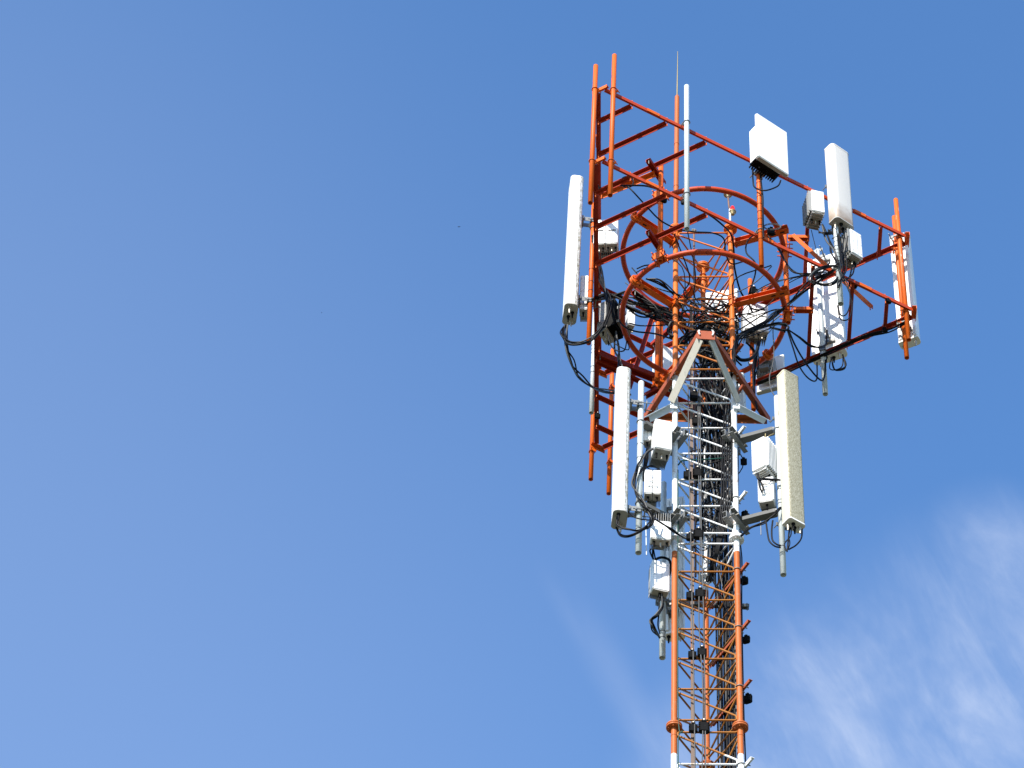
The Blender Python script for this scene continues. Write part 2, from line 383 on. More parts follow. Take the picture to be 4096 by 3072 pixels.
# ------------------------------------------------------------------ triangular antenna frames
ZU, ZL = 30.012, 28.622
TV = []
for a in (235.8, 355.8, 115.8): TV.append(Vector((CX + .012 + 2.427 * cos(radians(a)), CY + .171 + 2.427 * sin(radians(a)), 0)))
up3 = Vector((0, 0, 1))
def tri_frame(z, nm):
    t = empty('triangular_frame', (CX, CY, z), 0, nm, 'antenna frame')
    cen = Vector((CX, CY, 0)); O = Vector((CX, CY, z)); Wd = .052
    def P_(v): return Vector((v.x - CX, v.y - CY, 0))
    Q = [P_(v) for v in TV]
    for i in range(3):
        a, b = Q[i], Q[(i + 1) % 3]; d = (b - a).normalized(); n = (a + b).normalized()
        MB().angle(a + d * .085, b - d * .085, Wd, .006, n).build('edge_beam', 'front' if i == 0 else 'red', t)
        # splice plates
        s = MB()
        for q in (.62, 2.1, 3.4): s.plate(a + d * q + n * (Wd / 2 + .004), a + d * (q + .16) + n * (Wd / 2 + .004), .05, .006, up3)
        s.build('splice_plate', 'orange', t)
    for i in range(3):
        v = Q[i]; a = (Q[(i + 1) % 3] - v).normalized(); b = (Q[(i + 2) % 3] - v).normalized(); tdir = (a - b).normalized(); n = v.normalized()
        e0 = v - n * .045 - tdir * .095 + up3 * .004; e1 = v - n * .045 + tdir * .095 + up3 * .004
        MB().angle(e0, e1, Wd, .006, n).build('corner_beam', 'orange', t)
        for q in (.44, .90, 1.42):
            m = MB(); m.angle(v + a * q - a * .02 - up3 * .056, v + b * q - b * .02 - up3 * .056, .046, .006, -n if v.y < .5 else n)
            r = m.build('cross_beam', 'red', t)
            for w_ in (a, b):
                p = v + w_ * q; bo = MB(); bo.tube([p - up3 * .09, p + up3 * .075], .006, 6); bo.tube([p + up3 * .03, p + up3 * .042], .012, 6)
                bo.build('bolt', 'orange', r)
    return t
tri_frame(ZU, 'upper orange triangular antenna frame around the mast head')
tri_frame(ZL, 'lower orange triangular antenna frame around the mast head')

# rings
def ring(z, R, nm, arms):
    t = empty('ring_mount', (CX, CY, z), 0, nm, 'ring')
    for h in (0, 1):
        a0 = radians(32 + 180 * h)
        pts = [(R * cos(a0 + pi * k / 60), R * sin(a0 + pi * k / 60), 0) for k in range(61)]
        if h: a0 = radians(209); a1 = radians(392); pts = [(R * cos(a0 + (a1 - a0) * k / 60), R * sin(a0 + (a1 - a0) * k / 60), 0) for k in range(61)]
        else: a0 = radians(32); a1 = radians(209); pts = [(R * cos(a0 + (a1 - a0) * k / 60), R * sin(a0 + (a1 - a0) * k / 60), 0) for k in range(61)]
        MB().tube(pts, .031, 16).build('half_ring', 'front', t)
    for a in (32, 209):
        c = Vector((R * cos(radians(a)), R * sin(radians(a)), 0)); tn = Vector((-sin(radians(a)), cos(radians(a)), 0))
        m = MB()
        for q in (-.014, .014): m.disc(c + tn * q, tn, .068, .022, 24)
        for k in range(5): w_ = k * 2 * pi / 5; o = c.normalized() * .05 * cos(w_) + up3 * .05 * sin(w_); m.tube([c + o - tn * .04, c + o + tn * .04], .007, 6)
        m.build('ring_joint', 'orange', t)
    for (p0, p1) in arms:
        A = PZ(*p0, z) - Vector((CX, CY, z)); B = PZ(*p1, z) - Vector((CX, CY, z)); A.z = B.z = 0; d = (B - A).normalized(); sdv = Vector((d.y, -d.x, 0))
        m = MB().channel(A, B, .080, .075, .006, sdv if sdv.y < 0 else -sdv, up3)
        ar = m.build('arm', 'orange', t)
        u = MB()
        for q in (-.045, .045):
            u.tube([B - d * .01 + up3 * q + sdv * .045 + d * .03, B + up3 * q + sdv * .045 - d * .05], .006, 6)
        ub = MB().box(A + d * .02, .09, .012, .10, Matrix((sdv, d, up3)).transposed()).build('end_plate', 'orange', ar)
        sl = MB()
        for q in (.07, .17): sl.box(B - d * q + up3 * -.0415, .05, .016, .003, Matrix((d, sdv, up3)).transposed())
        sl.build('slot', 'slot', ar)
    return t
ring(29.483, .925, 'upper orange tube ring circling the mast', [((2705, 975), (2533, 861)), ((2936, 972), (3152, 915)), ((2815, 1110), (2660, 1275))])
ring(28.316, .915, 'lower orange tube ring circling the mast', [((2705, 1225), (2533, 1118)), ((2936, 1214), (3152, 1160)), ((2815, 1350), (2660, 1515))])

# ------------------------------------------------------------------ poles
def ubolt(c, r, ax, z, m):
    n = 10; pts = [Vector((c[0], c[1], z)) + ax * (r * cos(t)) + Vector((-ax.y, ax.x, 0)) * (r * sin(t)) for t in [-pi / 2 + pi * k / n for k in range(n + 1)]]
    p0 = pts[0] - ax * .075; p1 = pts[-1] - ax * .075; m.tube([p0] + pts + [p1], .006, 6, cap=True)
def pole(xyp, ytop, ybot, r, mat, label, cat='pole', bands=(), bolts=(), ax=None, mat2='steel', group=None):
    z1 = VZ(xyp, ytop); z0 = VZ(xyp, ybot)
    t = empty('mounting_pole', (xyp[0], xyp[1], z0), 0, label, cat, group)
    MB().pipe((0, 0, 0), (0, 0, z1 - z0), r, 22).build('pipe', mat, t)
    if bands:
        for y in bands: MB().disc((0, 0, VZ(xyp, y) - z0), (0, 0, 1), r + .003, .010).build('cable_tie', 'cable', t)
    if bolts:
        ax = ax or Vector((-1, 0, 0))
        for z in bolts:
            m = MB(); ubolt((0, 0), r + .006, ax, z - z0, m)
            m.box(Vector((0, 0, z - z0)) - ax * (r + .012), .012, .075, .04, Matrix((ax, Vector((-ax.y, ax.x, 0)), up3)).transposed())
            m.build('u_bolt', mat2, t)
    return t, z0, z1
def at(px, py, z): return xy(PZ(px, py, z))
R_ = .0275
n0 = (TV[0] - Vector((CX, CY, 0))).normalized(); n1_ = (TV[1] - Vector((CX, CY, 0))).normalized(); n2_ = (TV[2] - Vector((CX, CY, 0))).normalized()
ZB = (ZU - .04, ZL - .04)
pole(at(2380, 350, ZU), 262, 812, R_, 'orange', 'leftmost of the two orange pipes standing above the top left corner', bolts=ZB, ax=n0, mat2='orange')
pole(at(2454, 350, ZU), 220, 782, R_, 'orange', 'taller orange pipe at the top left corner, right of its twin', bolts=ZB, ax=n0, mat2='orange')
pole(at(3597, 948, ZU), 797, 1360, R_, 'scratched', 'scratched orange pipe in front at the far right corner', bolts=ZB, ax=n1_, mat2='orange')
pole(at(3588, 995, ZU), 866, 1432, R_, 'orange', 'lower orange pipe behind the scratched one at the right corner', bands=(), bolts=ZB, ax=n1_, mat2='orange')
pole(at(2378, 1500, ZU), 1395, 1918, R_, 'orange', 'orange pipe ending lowest on the left beside the hanging frame beam', bolts=ZB, ax=n2_, mat2='orange')
pole(at(2447, 1545, ZU), 1398, 1975, R_, 'orange', 'orange pipe partly hidden behind the tall lower left panel antenna', bolts=ZB, ax=n2_, mat2='orange')
pD = at(2372, 915, ZU); pole(pD, 815, 1374, R_, 'orange', 'orange pipe carrying the left panel antenna and radio units', bands=(1080, 1130, 1165, 1215), bolts=(ZU, ZL), ax=Vector((-1, 0, 0)))
pK = at(2747, 490, ZU); pole(pK, 343, 916, R_ * 1.08, 'pipe', 'bare pale grey pipe clamped to the front edge near the tallest pole', bolts=(ZU, ZL), ax=Vector((.43, -.9, 0)))
pE = at(3032, 632, ZU); pole(pE, 600, 1066, R_, 'orange', 'orange pipe under the square white antenna, wrapped in cable ties', bands=(735, 760, 790, 820, 850, 880, 905, 935, 960), bolts=(ZL,), ax=Vector((.43, -.9, 0)))
pC = at(3334, 775, ZU); pole(pC, 640, 1216, R_ * 1.15, 'pipe', 'pale grey pipe behind the rounded stained antenna, wrapped in ties', bands=(955, 972, 990, 1005, 1020, 1034, 1050, 1066), bolts=(ZU, ZL), ax=Vector((.43, -.9, 0)))
pG = at(3275, 1110, ZU); pole(pG, 1000, 1577, R_ * 1.12, 'pipe', 'grey pipe crossing the shadowed back of the wide right antenna', bolts=(ZU, ZL), ax=Vector((.3, .9, 0)))
pH = at(2627, 1360, ZU + .05); pole(pH, 1262, 1790, R_, 'pipe', 'grey pipe in the shade behind the lower left strut', bands=(1555, 1580, 1612), bolts=(ZL,), ax=Vector((-.6, .7, 0)))
pI = at(3003, 1230, ZU - .3); pole(pI, 1118, 1640, R_, 'orange', 'orange pipe behind the twin radio units right of the mast', bands=(1500, 1540), bolts=(ZL,), ax=Vector((.3, .9, 0)))
pL = at(2371, 1440, ZU - .3); pole(at(2371, 1500, 28.9), 1240, 1652, R_, 'pipe', 'grey pipe bundled with cables hanging below the left orange pipe', bands=(1385, 1400, 1415, 1470, 1492), bolts=(), ax=Vector((-1, 0, 0)))
pa = at(2643, 782, 29.483); pole((pa[0], pa[1]), 660, 1046, .030, 'orange', 'orange pipe joining both rings left of the mast', bands=(), bolts=(29.483, 28.316), ax=n0, mat2='orange')
pb = at(3140, 1000, 29.483); pole(pb, 905, 1292, .030, 'orange', 'orange pipe joining both rings right of the mast', bands=(1100,), bolts=(29.483, 28.316), ax=n1_, mat2='orange')
pc = at(2641, 1525, 28.316); pole(pc, 1262, 1550, .030, 'orange', 'orange pipe joining both rings at the shaded rear left', bolts=(29.483, 28.316), ax=n2_, mat2='orange')
pole(at(2630, 1380, 28.9), 1270, 1530, .028, 'orange', 'short orange pipe beside the cable bundle at the rear left')

for pp, dr in ((pa, n0), (pb, n1_), (pc, n2_)):
    for z in (29.483, 28.316):
        t = empty('pipe_clamp', (pp[0], pp[1], z), 0, {0: 'left', 1: 'right', 2: 'rear left'}[(pa, pb, pc).index(pp)] + (' upper' if z > 29 else ' lower') + ' orange clamp fixing the ring to its pipe', 'clamp')
        sdv = Vector((-dr.y, dr.x, 0)); Rm = Matrix((dr, sdv, up3)).transposed()
        for q in (-.045, .045):
            pl = MB().box(dr * q, .008, .15, .12, Rm).build('plate', 'orange', t)
        for q in (-.06, .06):
            for h in (-.04, .04): MB().tube([sdv * q - dr * .085 + up3 * h, sdv * q + dr * .085 + up3 * h], .008, 6).build('bolt', 'orange', t)

for li, nm in ((0, 'left'), (1, 'right'), (2, 'rear')):
    lx, ly = LEG[li]; dr = Vector((lx - CX, ly - CY, 0)).normalized(); sdv = Vector((-dr.y, dr.x, 0)); Rm = Matrix((dr, sdv, up3)).transposed()
    for z in (29.483, 28.316):
        t = empty('leg_clamp', (lx, ly, z), 0, 'orange clamp bolting the %s ring arm to the %s mast leg' % ('upper' if z > 29 else 'lower', nm), 'clamp')
        MB().box(dr * .040, .008, .14, .15, Rm).build('plate', 'orange', t)
        for h in (-.055, .055):
            u = MB(); ubolt((0, 0), LR + .006, -dr, 0, u); u.v = [(a, b, c + h) for a, b, c in u.v]; u.build('u_bolt', 'front', t)

# slotted channels and raking braces between rings and frames
def bar(name, p0, p1, kind, mat, label, cat, W=.06, H=.05, T=.006, openv=(0, 0, -1), out_=None, group=None, slots=()):
    p0 = Vector(p0); p1 = Vector(p1); c = (p0 + p1) / 2; t = empty(name, c, 0, label, cat, group); a = p0 - c; b = p1 - c; d = (b - a).normalized()
    side = d.cross(Vector((0, 0, 1))).normalized()
    m = MB()
    if kind == 'channel': m.channel(a, b, W, H, T, openv, side)
    else: m.angle(a, b, W, T, out_ or side)
    m.build('bar' if kind != 'channel' else 'channel', mat, t)
    if slots:
        s = MB()
        for q in slots: s.box(a + (b - a) * q + Vector(openv) * -(H / 2 + .002), .05, .018, .003, Matrix((d, side, d.cross(side))).transposed())
        s.build('slot', 'slot', t)
    for q in (a + d * .02, b - d * .02): MB().tube([q - up3 * .05, q + up3 * .05], .007, 6).build('bolt', 'steel' if mat != 'orange' else 'orange', t)
    return t
bar('slotted_channel', PZ(2592, 640, ZU - .1), PZ(2655, 735, ZU - .1), 'channel', 'red', 'upper slotted bracket between the top frame and the left ring pipe', 'bracket', slots=(.2, .5))
bar('slotted_channel', PZ(2592, 925, ZL - .1), PZ(2652, 1015, ZL - .1), 'channel', 'red', 'lower slotted bracket between the frame and the left ring pipe', 'bracket', slots=(.2, .5))
bar('slotted_channel', PZ(3152, 952, ZU - .1), PZ(3238, 953, ZU - .1), 'channel', 'orange', 'upper slotted bracket right of the right ring pipe', 'bracket', slots=(.5, .8))
bar('slotted_channel', PZ(3174, 1240, ZL - .1), PZ(3254, 1240, ZL - .1), 'channel', 'orange', 'lower slotted bracket right of the right ring pipe', 'bracket', slots=(.5, .8))
bar('slotted_channel', PZ(2700, 1300, ZU - .1), PZ(2610, 1380, ZU - .1), 'channel', 'red', 'upper slotted bracket in the shade at the rear left', 'bracket', slots=(.5, .8))
bar('slotted_channel', PZ(2670, 1535, ZL - .1), PZ(2580, 1585, ZL - .1), 'channel', 'red', 'lower slotted bracket in the shade at the rear left', 'bracket', slots=(.5, .8))
bar('raking_brace', PZ(3170, 945, ZU - .08), PZ(3484, 1232, ZL - .08), 'angle', 'orange', 'bright orange raking brace slanting down to the right corner', 'brace', W=.055)
bar('raking_brace', PZ(2622, 694, ZU - .16), PZ(2400, 785, ZL + .9), 'angle', 'orange', 'orange raking brace under the top left cross beams', 'brace', W=.055)
bar('raking_brace', PZ(2612, 1262, ZU - .08), PZ(2518, 1548, ZL - .08), 'angle', 'red', 'steep orange raking brace left of the mast behind the left antenna', 'brace', W=.055)
bar('frame_support', PZ(2536, 1165, ZL + .05), PZ(2715, 1320, ZL + .05), 'channel', 'red', 'shaded orange beam loaded with black cables left of the mast', 'beam', W=.09)
bar('frame_support', PZ(2395, 1425, ZL - .05), PZ(2680, 1535, ZL - .05), 'channel', 'red', 'long orange beam from the left frame edge to the mast rear', 'beam', W=.09, H=.07)

# ------------------------------------------------------------------ obstruction lamp on the right leg
def lamp():
    x, y = LEG[1]; z0 = ZT + .025
    t = empty('obstruction_lamp', (x, y, z0), 0, 'twin obstruction lamp with red glass on the right mast leg', 'warning lamp')
    za = VZ(LEG[1], 838) - z0; zb = VZ(LEG[1], 778) - z0
    MB().tube([(0, 0, 0), (0, 0, za)], .014, 12).build('stem', 'pipe', t)
    MB().tube(smooth([(0, 0, za), (-.01, 0, za + .06), (-.02, 0, zb - .02), (-.02, 0, zb)]), .011, 10).build('bent_pipe', 'rust', t)
    b = MB()
    b.disc((-.02, 0, zb), (0, 0, 1), .052, .02); b.tube([(-.02, 0, zb - .05), (-.02, 0, zb)], .016, 12, r2=.035)
    b.build('lamp_base', 'brass', t)
    MB().tube([(-.02, 0, zb + .01), (-.02, 0, zb + .05), (-.02, 0, zb + .08)], .04, 16, r2=.02).build('lamp_glass', 'redglass', t)
    b = MB(); b.disc((.03, -.01, za - .06), (0, 0, 1), .042, .018); b.tube([(0, 0, za - .08), (.03, -.01, za - .07)], .012, 8); b.tube([(.03, -.01, za - .11), (.03, -.01, za - .06)], .02, 12, r2=.04)
    b.build('lamp_base', 'brass', t)
    MB().tube([(.03, -.01, za - .05), (.03, -.01, za + .01), (.03, -.01, za + .04)], .034, 16, r2=.02).build('lamp_glass', 'redglass', t)
lamp()
# small fitting on the conduit
c0 = PZ(2776, 930, ZT - .3)
cp = xy(PY(2776, 935, 20.98))
tag(MB().tube([(cp[0], cp[1], 24), (cp[0], cp[1], VZ(cp, 922))], .011, 12).build('conduit', 'rust'), 'rusty brown conduit rising inside the mast head', 'conduit')
f = empty('spot_fitting', (cp[0], cp[1], VZ(cp, 922)), 0, 'small round grey fitting on top of the rusty conduit', 'fitting')
MB().disc((0, 0, 0), (.2, -.6, .5), .03, .03).build('housing', 'steel', f); MB().disc((.01, -.012, -.012), (.2, -.6, .5), .018, .03).build('lens', 'under', f)

# ------------------------------------------------------------------ panel antennas
def panel_profile(d, w, rf, rb, n=6):
    pts = []
    for cx, cy, r, a0 in ((d / 2 - rf, w / 2 - rf, rf, 0), (-d / 2 + rb, w / 2 - rb, rb, 90), (-d / 2 + rb, -w / 2 + rb, rb, 180), (d / 2 - rf, -w / 2 + rf, rf, 270)):
        for k in range(n + 1): a = radians(a0 + 90 * k / n); pts.append((cx + r * cos(a), cy + r * sin(a)))
    return pts
def grow(p, k): return [(x * (1 + k), y * (1 + k)) for x, y in p]
def panel(loc, az, h, w, d, mat, label, poledist=.16, rf=.045, rb=.015, conns=4, brk=(.12, .88), capm='under', back=False, recess=False, tilt=0):
    t = empty('panel_antenna', loc, az, label, 'panel antenna')
    pf = panel_profile(d, w, min(rf, d * .45), rb)
    m = MB(); m.prism(pf, .012, h - .012)
    m.build('radome', mat, t)
    MB().prism(grow(pf, .03), -.006, .0115).build('bottom_cap', capm, t)
    MB().prism(grow(pf, .03), h - .0115, h + .01).build('top_cap', mat, t)
    for k in range(conns):
        u = (k - (conns - 1) / 2) / max(conns - 1, 1) * w * .62; v = d * (.12 if k % 2 else -.14)
        m = MB().tube([(v, u, -.006), (v, u, -.03), (v, u, -.06), (v, u, -.10)], .017, 10, r2=.008)
        m.disc((v, u, -.012), (0, 0, 1), .021, .014, 12)
        m.build('connector', 'plastic' if k % 3 else 'copper', t)
    for f_ in brk:
        z = h * f_; m = MB()
        m.box((-d / 2 - .014, 0, z), .028, w * .5, .05); L_ = poledist - d / 2
        for s_ in (-1, 1): m.box((-d / 2 - L_ / 2, s_ * .045, z), L_, .006, .07)
        m.box((-poledist - .045, 0, z), .012, .13, .045); m.box((-poledist + .05, 0, z), .012, .13, .045)
        for s_ in (-1, 1): m.tube([(-poledist - .11, s_ * .05, z), (-poledist + .08, s_ * .05, z)], .006, 6)
        m.build('bracket', 'steel', t)
    if rb > .05:
        for x_ in (-d * .24,): MB().box((x_, w / 2 - .001, h * .5), .005, .006, h * .97).build('seam', 'under', t)
    if recess:
        for s_ in (-1, 1): MB().box((-d / 2 - .008, s_ * (w / 2 - .03), h / 2), .014, .035, h - .06).build('back_rail', mat, t)
    return t
def place(px, py, Y, pytop):
    p = PY(px, py, Y); return p, VZ(xy(p), pytop) - p.z
YD = pD[1]
p, h = place(2281, 1256, YD, 745); panel(p, radians(183), h, .30, .155, 'speck', 'tall white panel antenna facing left at the far left', .235, rb=.055, brk=(.10, .72))
p, h = place(3368, 903, pC[1] - .02, 610); panel(p, radians(-56), h, .275, .145, 'stain', 'rounded white antenna with brown stain at its base, upper right', .12, rf=.05, brk=(.02, .62))
p, h = place(3320, 1428, pG[1] + .25, 1045); panel(p, radians(63), h, .40, .13, 'rad', 'wide white antenna at right showing its back striped with shadows', .20, rf=.05, brk=(.10, .95), recess=True, capm='rad')
p, h = place(3640, 1372, TV[1].y + .30, 955); panel(p, radians(60), h, .235, .12, 'rad', 'slim white antenna at far right behind two orange pipes', .16, brk=(.08, .9), recess=True, conns=2, capm='rad')

# square antenna on the orange pipe
def square():
    p = PY(3085, 640, pE[1] - .12); z0 = p.z
    t = empty('square_antenna', PY(3090, 668, pE[1] - .15), radians(-57), 'flat square white antenna with a radio box on its back, at the top', 'flat antenna')
    MB().cbox((0, 0, .43), .05, .46, .86, .016).build('radome', 'rad', t)
    MB().box((0, 0, -.002), .040, .42, .004).build('bottom_seal', 'under', t)
    MB().cbox((-.09, -.03, .36), .12, .36, .64, .012).build('radio_box', 'box', t)
    m = MB()
    for k in range(12): m.box((-.14, -.19 + k * .03, .03), .09, .008, .03)
    m.box((-.10, -.03, .036), .10, .36, .012); m.build('heat_sink', 'plastic', t)
    m = MB(); m.box((-.18, -.03, .06), .09, .10, .05); m.box((-.23, -.03, .06), .012, .14, .05)
    for s_ in (-1, 1): m.tube([(-.30, -.03 + s_ * .055, .05), (-.14, -.03 + s_ * .055, .07)], .007, 6)
    m.build('bracket', 'steel', t)
    for k in range(3): MB().tube([(-.09, -.12 + k * .11, .02), (-.09, -.12 + k * .11, -.03)], .012, 8).build('connector', 'plastic', t)
square()

# ------------------------------------------------------------------ remote radio units
def rru(loc, az, w, d, h, label, fins='back', conns=3, twin=False, latch=False, slots=False, bolt=True, finmat='fin', nf=12, group=None, cat='radio unit', topfin=0, case='box'):
    # local: +x = front, origin at the bottom centre
    t = empty('radio_unit', loc, az, label, cat, group)
    fd = .45 if fins in ('back',) else .0
    bd = d * (1 - fd); n = 2 if twin else 1
    hs = h - topfin
    for k in range(n):
        ww = w / n - (.006 if twin else 0); yc = (k - (n - 1) / 2) * w / n
        b = MB().cbox((d / 2 - bd / 2, yc, hs / 2), bd, ww, hs, .008).build('casing', case, t)
        rim = MB().box((d / 2 - bd / 2, yc, -.004), bd * .86, ww * .84, .008); rim.box((d / 2 - bd * .2, yc, -.010), bd * .3, ww * .6, .006); rim.build('underside', 'under', b)
        if slots: MB().box((d / 2 + .001, yc, hs * .52), .004, ww * .62, .018).build('label_slot', 'slot', b)
        for c in range(conns):
            yy = yc + (c - (conns - 1) / 2) * ww * .62 / max(conns - 1, 1)
            MB().tube([(d / 2 - bd * .5, yy, -.008), (d / 2 - bd * .5, yy, -.035), (d / 2 - bd * .5, yy, -.075)], .014, 10, r2=.008).build('connector', 'plastic' if c % 2 == 0 else 'copper', b)
    m = MB()
    if fins == 'back':
        fx = d * fd
        for k in range(nf): m.box((-d / 2 + fx / 2 - .002, -w / 2 + .01 + k * (w - .02) / (nf - 1), h / 2), fx, .005, h * .96)
        m.box((-d / 2 + fx - .01, 0, h / 2), .014, w * .98, h * .94)
    elif fins in ('left', 'right'):
        sg = 1 if fins == 'left' else -1
        # fins on the flank, standing proud of the casing
        nf = max(6, int(nf * .72)); MB().box((-d * .06, sg * (w / 2 + .002), h / 2), d * .86, .006, h * .92).build('fin_gap_shade', 'plastic', t)  # black sheet on the casing paints in the shade between the fins
        for k in range(nf): m.box((-d / 2 + .012 + k * (d * .86) / (nf - 1), sg * (w / 2 + .020), h / 2), .009, .034, h * .94)
        for k in range(nf): m.box((-d / 2 + .012 + k * (d * .86) / (nf - 1), 0, -.012), .006, w, .022)
    if topfin:
        nf = 9; MB().box((d / 2 - d * .65, 0, h - topfin / 2), .01, w * .96, topfin * .98).build('fin_gap_shade', 'plastic', t)  # black sheet painting in the shade behind the top fins
        for k in range(nf): m.box((d / 2 - d * .35, -w / 2 + .01 + k * (w - .02) / (nf - 1), h - topfin / 2), d * .6, .005, topfin)
    m.build('heat_sink', finmat, t)
    if not twin:
        MB().box((d / 2 + .001, w * .04, hs * .5), .003, .004, hs * .92).build('seam', 'under', t)
        for qy in (-.36, .36):
            for qz in (.12, .5, .88): MB().box((d / 2 + .002, w * qy, hs * qz), .005, .008, .008).build('screw', 'under', t)
    m = MB(); m.box((-d / 2 - .03, 0, h * .75), .06, w * .5, .05); m.box((-d / 2 - .03, 0, h * .25), .06, w * .5, .05); m.build('bracket', 'steel', t)
    if latch:
        m = MB()
        for q in (.3, .5, .7): m.tube([(d / 2 + .014, -w * .22, h * q), (d / 2 + .014, w * .22, h * q)], .006, 6)
        for q in (-.24, .24): m.box((d / 2 + .008, w * q, h * .5), .012, .014, h * .52)
        m.build('latch', 'box', t)
    return t
rru(PY(2424, 1005, YD - .10), radians(-98), .29, .24, .46, 'twin white radio units with dark slots right of the left orange pipe', fins='back', twin=True, slots=True)
rru(PY(2334, 1262, YD + .12), radians(-95), .095, .20, .62, 'slim white radio unit between the left antenna and its orange pipe', conns=1)
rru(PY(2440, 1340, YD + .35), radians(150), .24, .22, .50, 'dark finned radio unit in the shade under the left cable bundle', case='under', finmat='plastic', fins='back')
rru(PY(2515, 1322, YD + .45), radians(-75), .09, .20, .44, 'pale radio unit in half shade right of the dark finned one', conns=2, slots=True)
rru(PY(3262, 880, pC[1] + .02), radians(-80), .15, .26, .40, 'white radio unit with ribbed left side next to the stained antenna', fins='right', nf=11)
rru(PY(3408, 1042, pC[1] + .1), radians(-58), .16, .20, .44, 'small white radio unit with grey ribs below the stained antenna', fins='right', nf=9)
rru(PY(3020, 1350, pI[1] - .12), radians(-84), .285, .24, .50, 'twin white radio units with dark slots right of the mast', twin=True, slots=True)
rru(PY(2660, 1545, pH[1] + .05), radians(-60), .24, .20, .62, 'white ribbed radio unit behind the left mast leg in shade', fins='left', finmat='box', nf=8)
rru(PY(2640, 1835, 20.75), radians(-80), .185, .30, .46, 'white radio unit, topmost of the stack beside the lower left pipe', conns=3)
rru(PY(2590, 1775, 20.80), radians(-100), .09, .12, .20, 'small grey radio unit tucked between pipe and white casing', conns=1)
rru(PY(2609, 2000, 20.68), radians(-92), .18, .20, .36, 'twin white radio unit with three latches beside lower left pipe', twin=True, latch=True, conns=1)
rru(PY(2640, 2178, 20.80), radians(-88), .21, .17, .40, 'white radio unit with ribs along its top under the left arm', conns=3, topfin=.13, nf=14)
rru(PY(2635, 2380, 20.98), radians(-78), .185, .16, .42, 'plain square white radio unit left of the mast, lowest of all', conns=1)
rru(PY(3060, 1905, 20.62), radians(-128), .16, .26, .47, 'white radio unit with ribbed flank left of the lichened antenna', fins='left', nf=13, finmat='box')
rru(PY(3072, 2030, 20.66), radians(-108), .165, .20, .36, 'white radio unit with two latches below the ribbed one', latch=True, conns=1)
rru(PY(3065, 1515, 22.2), radians(70), .22, .12, .34, 'grey ribbed radio unit on the back of a tilted antenna', case='under', finmat='under', conns=0)
p = PY(3085, 1560, 22.3)
panel(p, radians(66), .55, .34, .05, 'rad', 'small flat white antenna seen from behind below the right ring', .12, rf=.015, conns=0, brk=(.5,))
p = PY(2885, 1310, 22.3)
panel(p, radians(75), .62, .42, .12, 'rad', 'broad white antenna behind the mast head seen through its bars', .16, conns=2, brk=(.3,))
pM = xy(PY(2846, 1225, 22.0)); pole(pM, 1190, 1500, .03, 'pipe', 'grey pipe behind the mast head beside the broad antenna')
rru(PY(2960, 1640, 21.6), radians(-20), .10, .12, .60, 'narrow grey box behind the right white mast leg', conns=0, cat='box')

# ------------------------------------------------------------------ lower sector mounts
zl1, zl2 = VZ(LEG[0], 1765), VZ(LEG[0], 2092)
pF = at(2557, 2015, zl2); pF = (pF[0], pF[1])
pole(pF, 1528, 2212, .0325, 'pipe', 'grey pipe behind the tall lower left panel antenna', bands=(1780, 1835, 1875, 1990, 2010, 2120), bolts=(zl1, zl2), ax=Vector((-.8, -.6, 0)))
zr1, zr2 = VZ(LEG[1], 1765), VZ(LEG[1], 2092)
pR = at(3124, 2045, zr2)
pole(pR, 1586, 2300, .031, 'pipe', 'grey pipe behind the lichened antenna at lower right', bands=(1950, 1962, 2005, 2018, 2190), bolts=(zr1, zr2), ax=Vector((.9, -.4, 0)))
pQ = xy(PY(2651, 2409, 21.38))
zq1, zq2 = VZ(pQ, 2080), VZ(pQ, 2409)
pole(pQ, 1931, 2632, .033, 'pipe', 'grey pipe left of the mast with its open end lowest', bands=(2190, 2530, 2555), bolts=(zq1, zq2), ax=Vector((-.3, .9, 0)))
p, h = place(2478, 2078, pF[1] - .02, 1508); panel(p, radians(182), h, .26, .15, 'speck', 'tall white panel antenna at lower left left of the mast', .21, rb=.055, brk=(.06, .80), conns=2)
p, h = place(3176, 2100, pR[1] - .12, 1510); panel(p, radians(-60), h, .205, .135, 'lichen', 'tall lichen-streaked panel antenna at lower right', .16, brk=(.07, .78), conns=4, capm='rad', rf=.03)
p, h = place(2700, 2545, pQ[1] + .22, 2010); panel(p, radians(72), h, .20, .12, 'rad', 'tall pale panel antenna half hidden behind the left mast leg', .17, brk=(.12, .84), conns=3, capm='rad', recess=True)
def sector_arm(leg, pp, z, label):
    L3 = Vector((*LEG[leg], z)); E = Vector((*pp, z)); d = (E - L3).normalized(); sd_ = Vector((d.y, -d.x, 0))
    t = empty('support_arm', L3, 0, label, 'support arm'); a = d * (LR + .05); b = (E - L3) - d * .05
    MB().channel(a, b, .085, .05, .006, up3, sd_).build('channel', 'arm', t)
    c = Vector((*LEG[leg], 0)) - Vector((CX, CY, 0)); c.normalize(); tn = Vector((-c.y, c.x, 0))
    for q in (-1, 1):
        m = MB().channel(c * .045 * q - tn * .165 , c * .045 * q + tn * .165, .09, .05, .006, c * q, up3); m.build('clamp_bar', 'steel', t)
    m = MB()
    for q in (-1, 1): m.tube([-c * .09 + tn * .1 * q, c * .09 + tn * .1 * q], .007, 6)
    m.build('threaded_rod', 'copper', t)
sector_arm(0, pF, zl1, 'upper grey steel arm holding the lower left pipe')
sector_arm(0, pF, zl2, 'lower grey steel arm holding the lower left pipe')
sector_arm(1, pR, zr1, 'upper grey steel arm holding the lower right pipe')
sector_arm(1, pR, zr2, 'lower grey steel arm holding the lower right pipe')
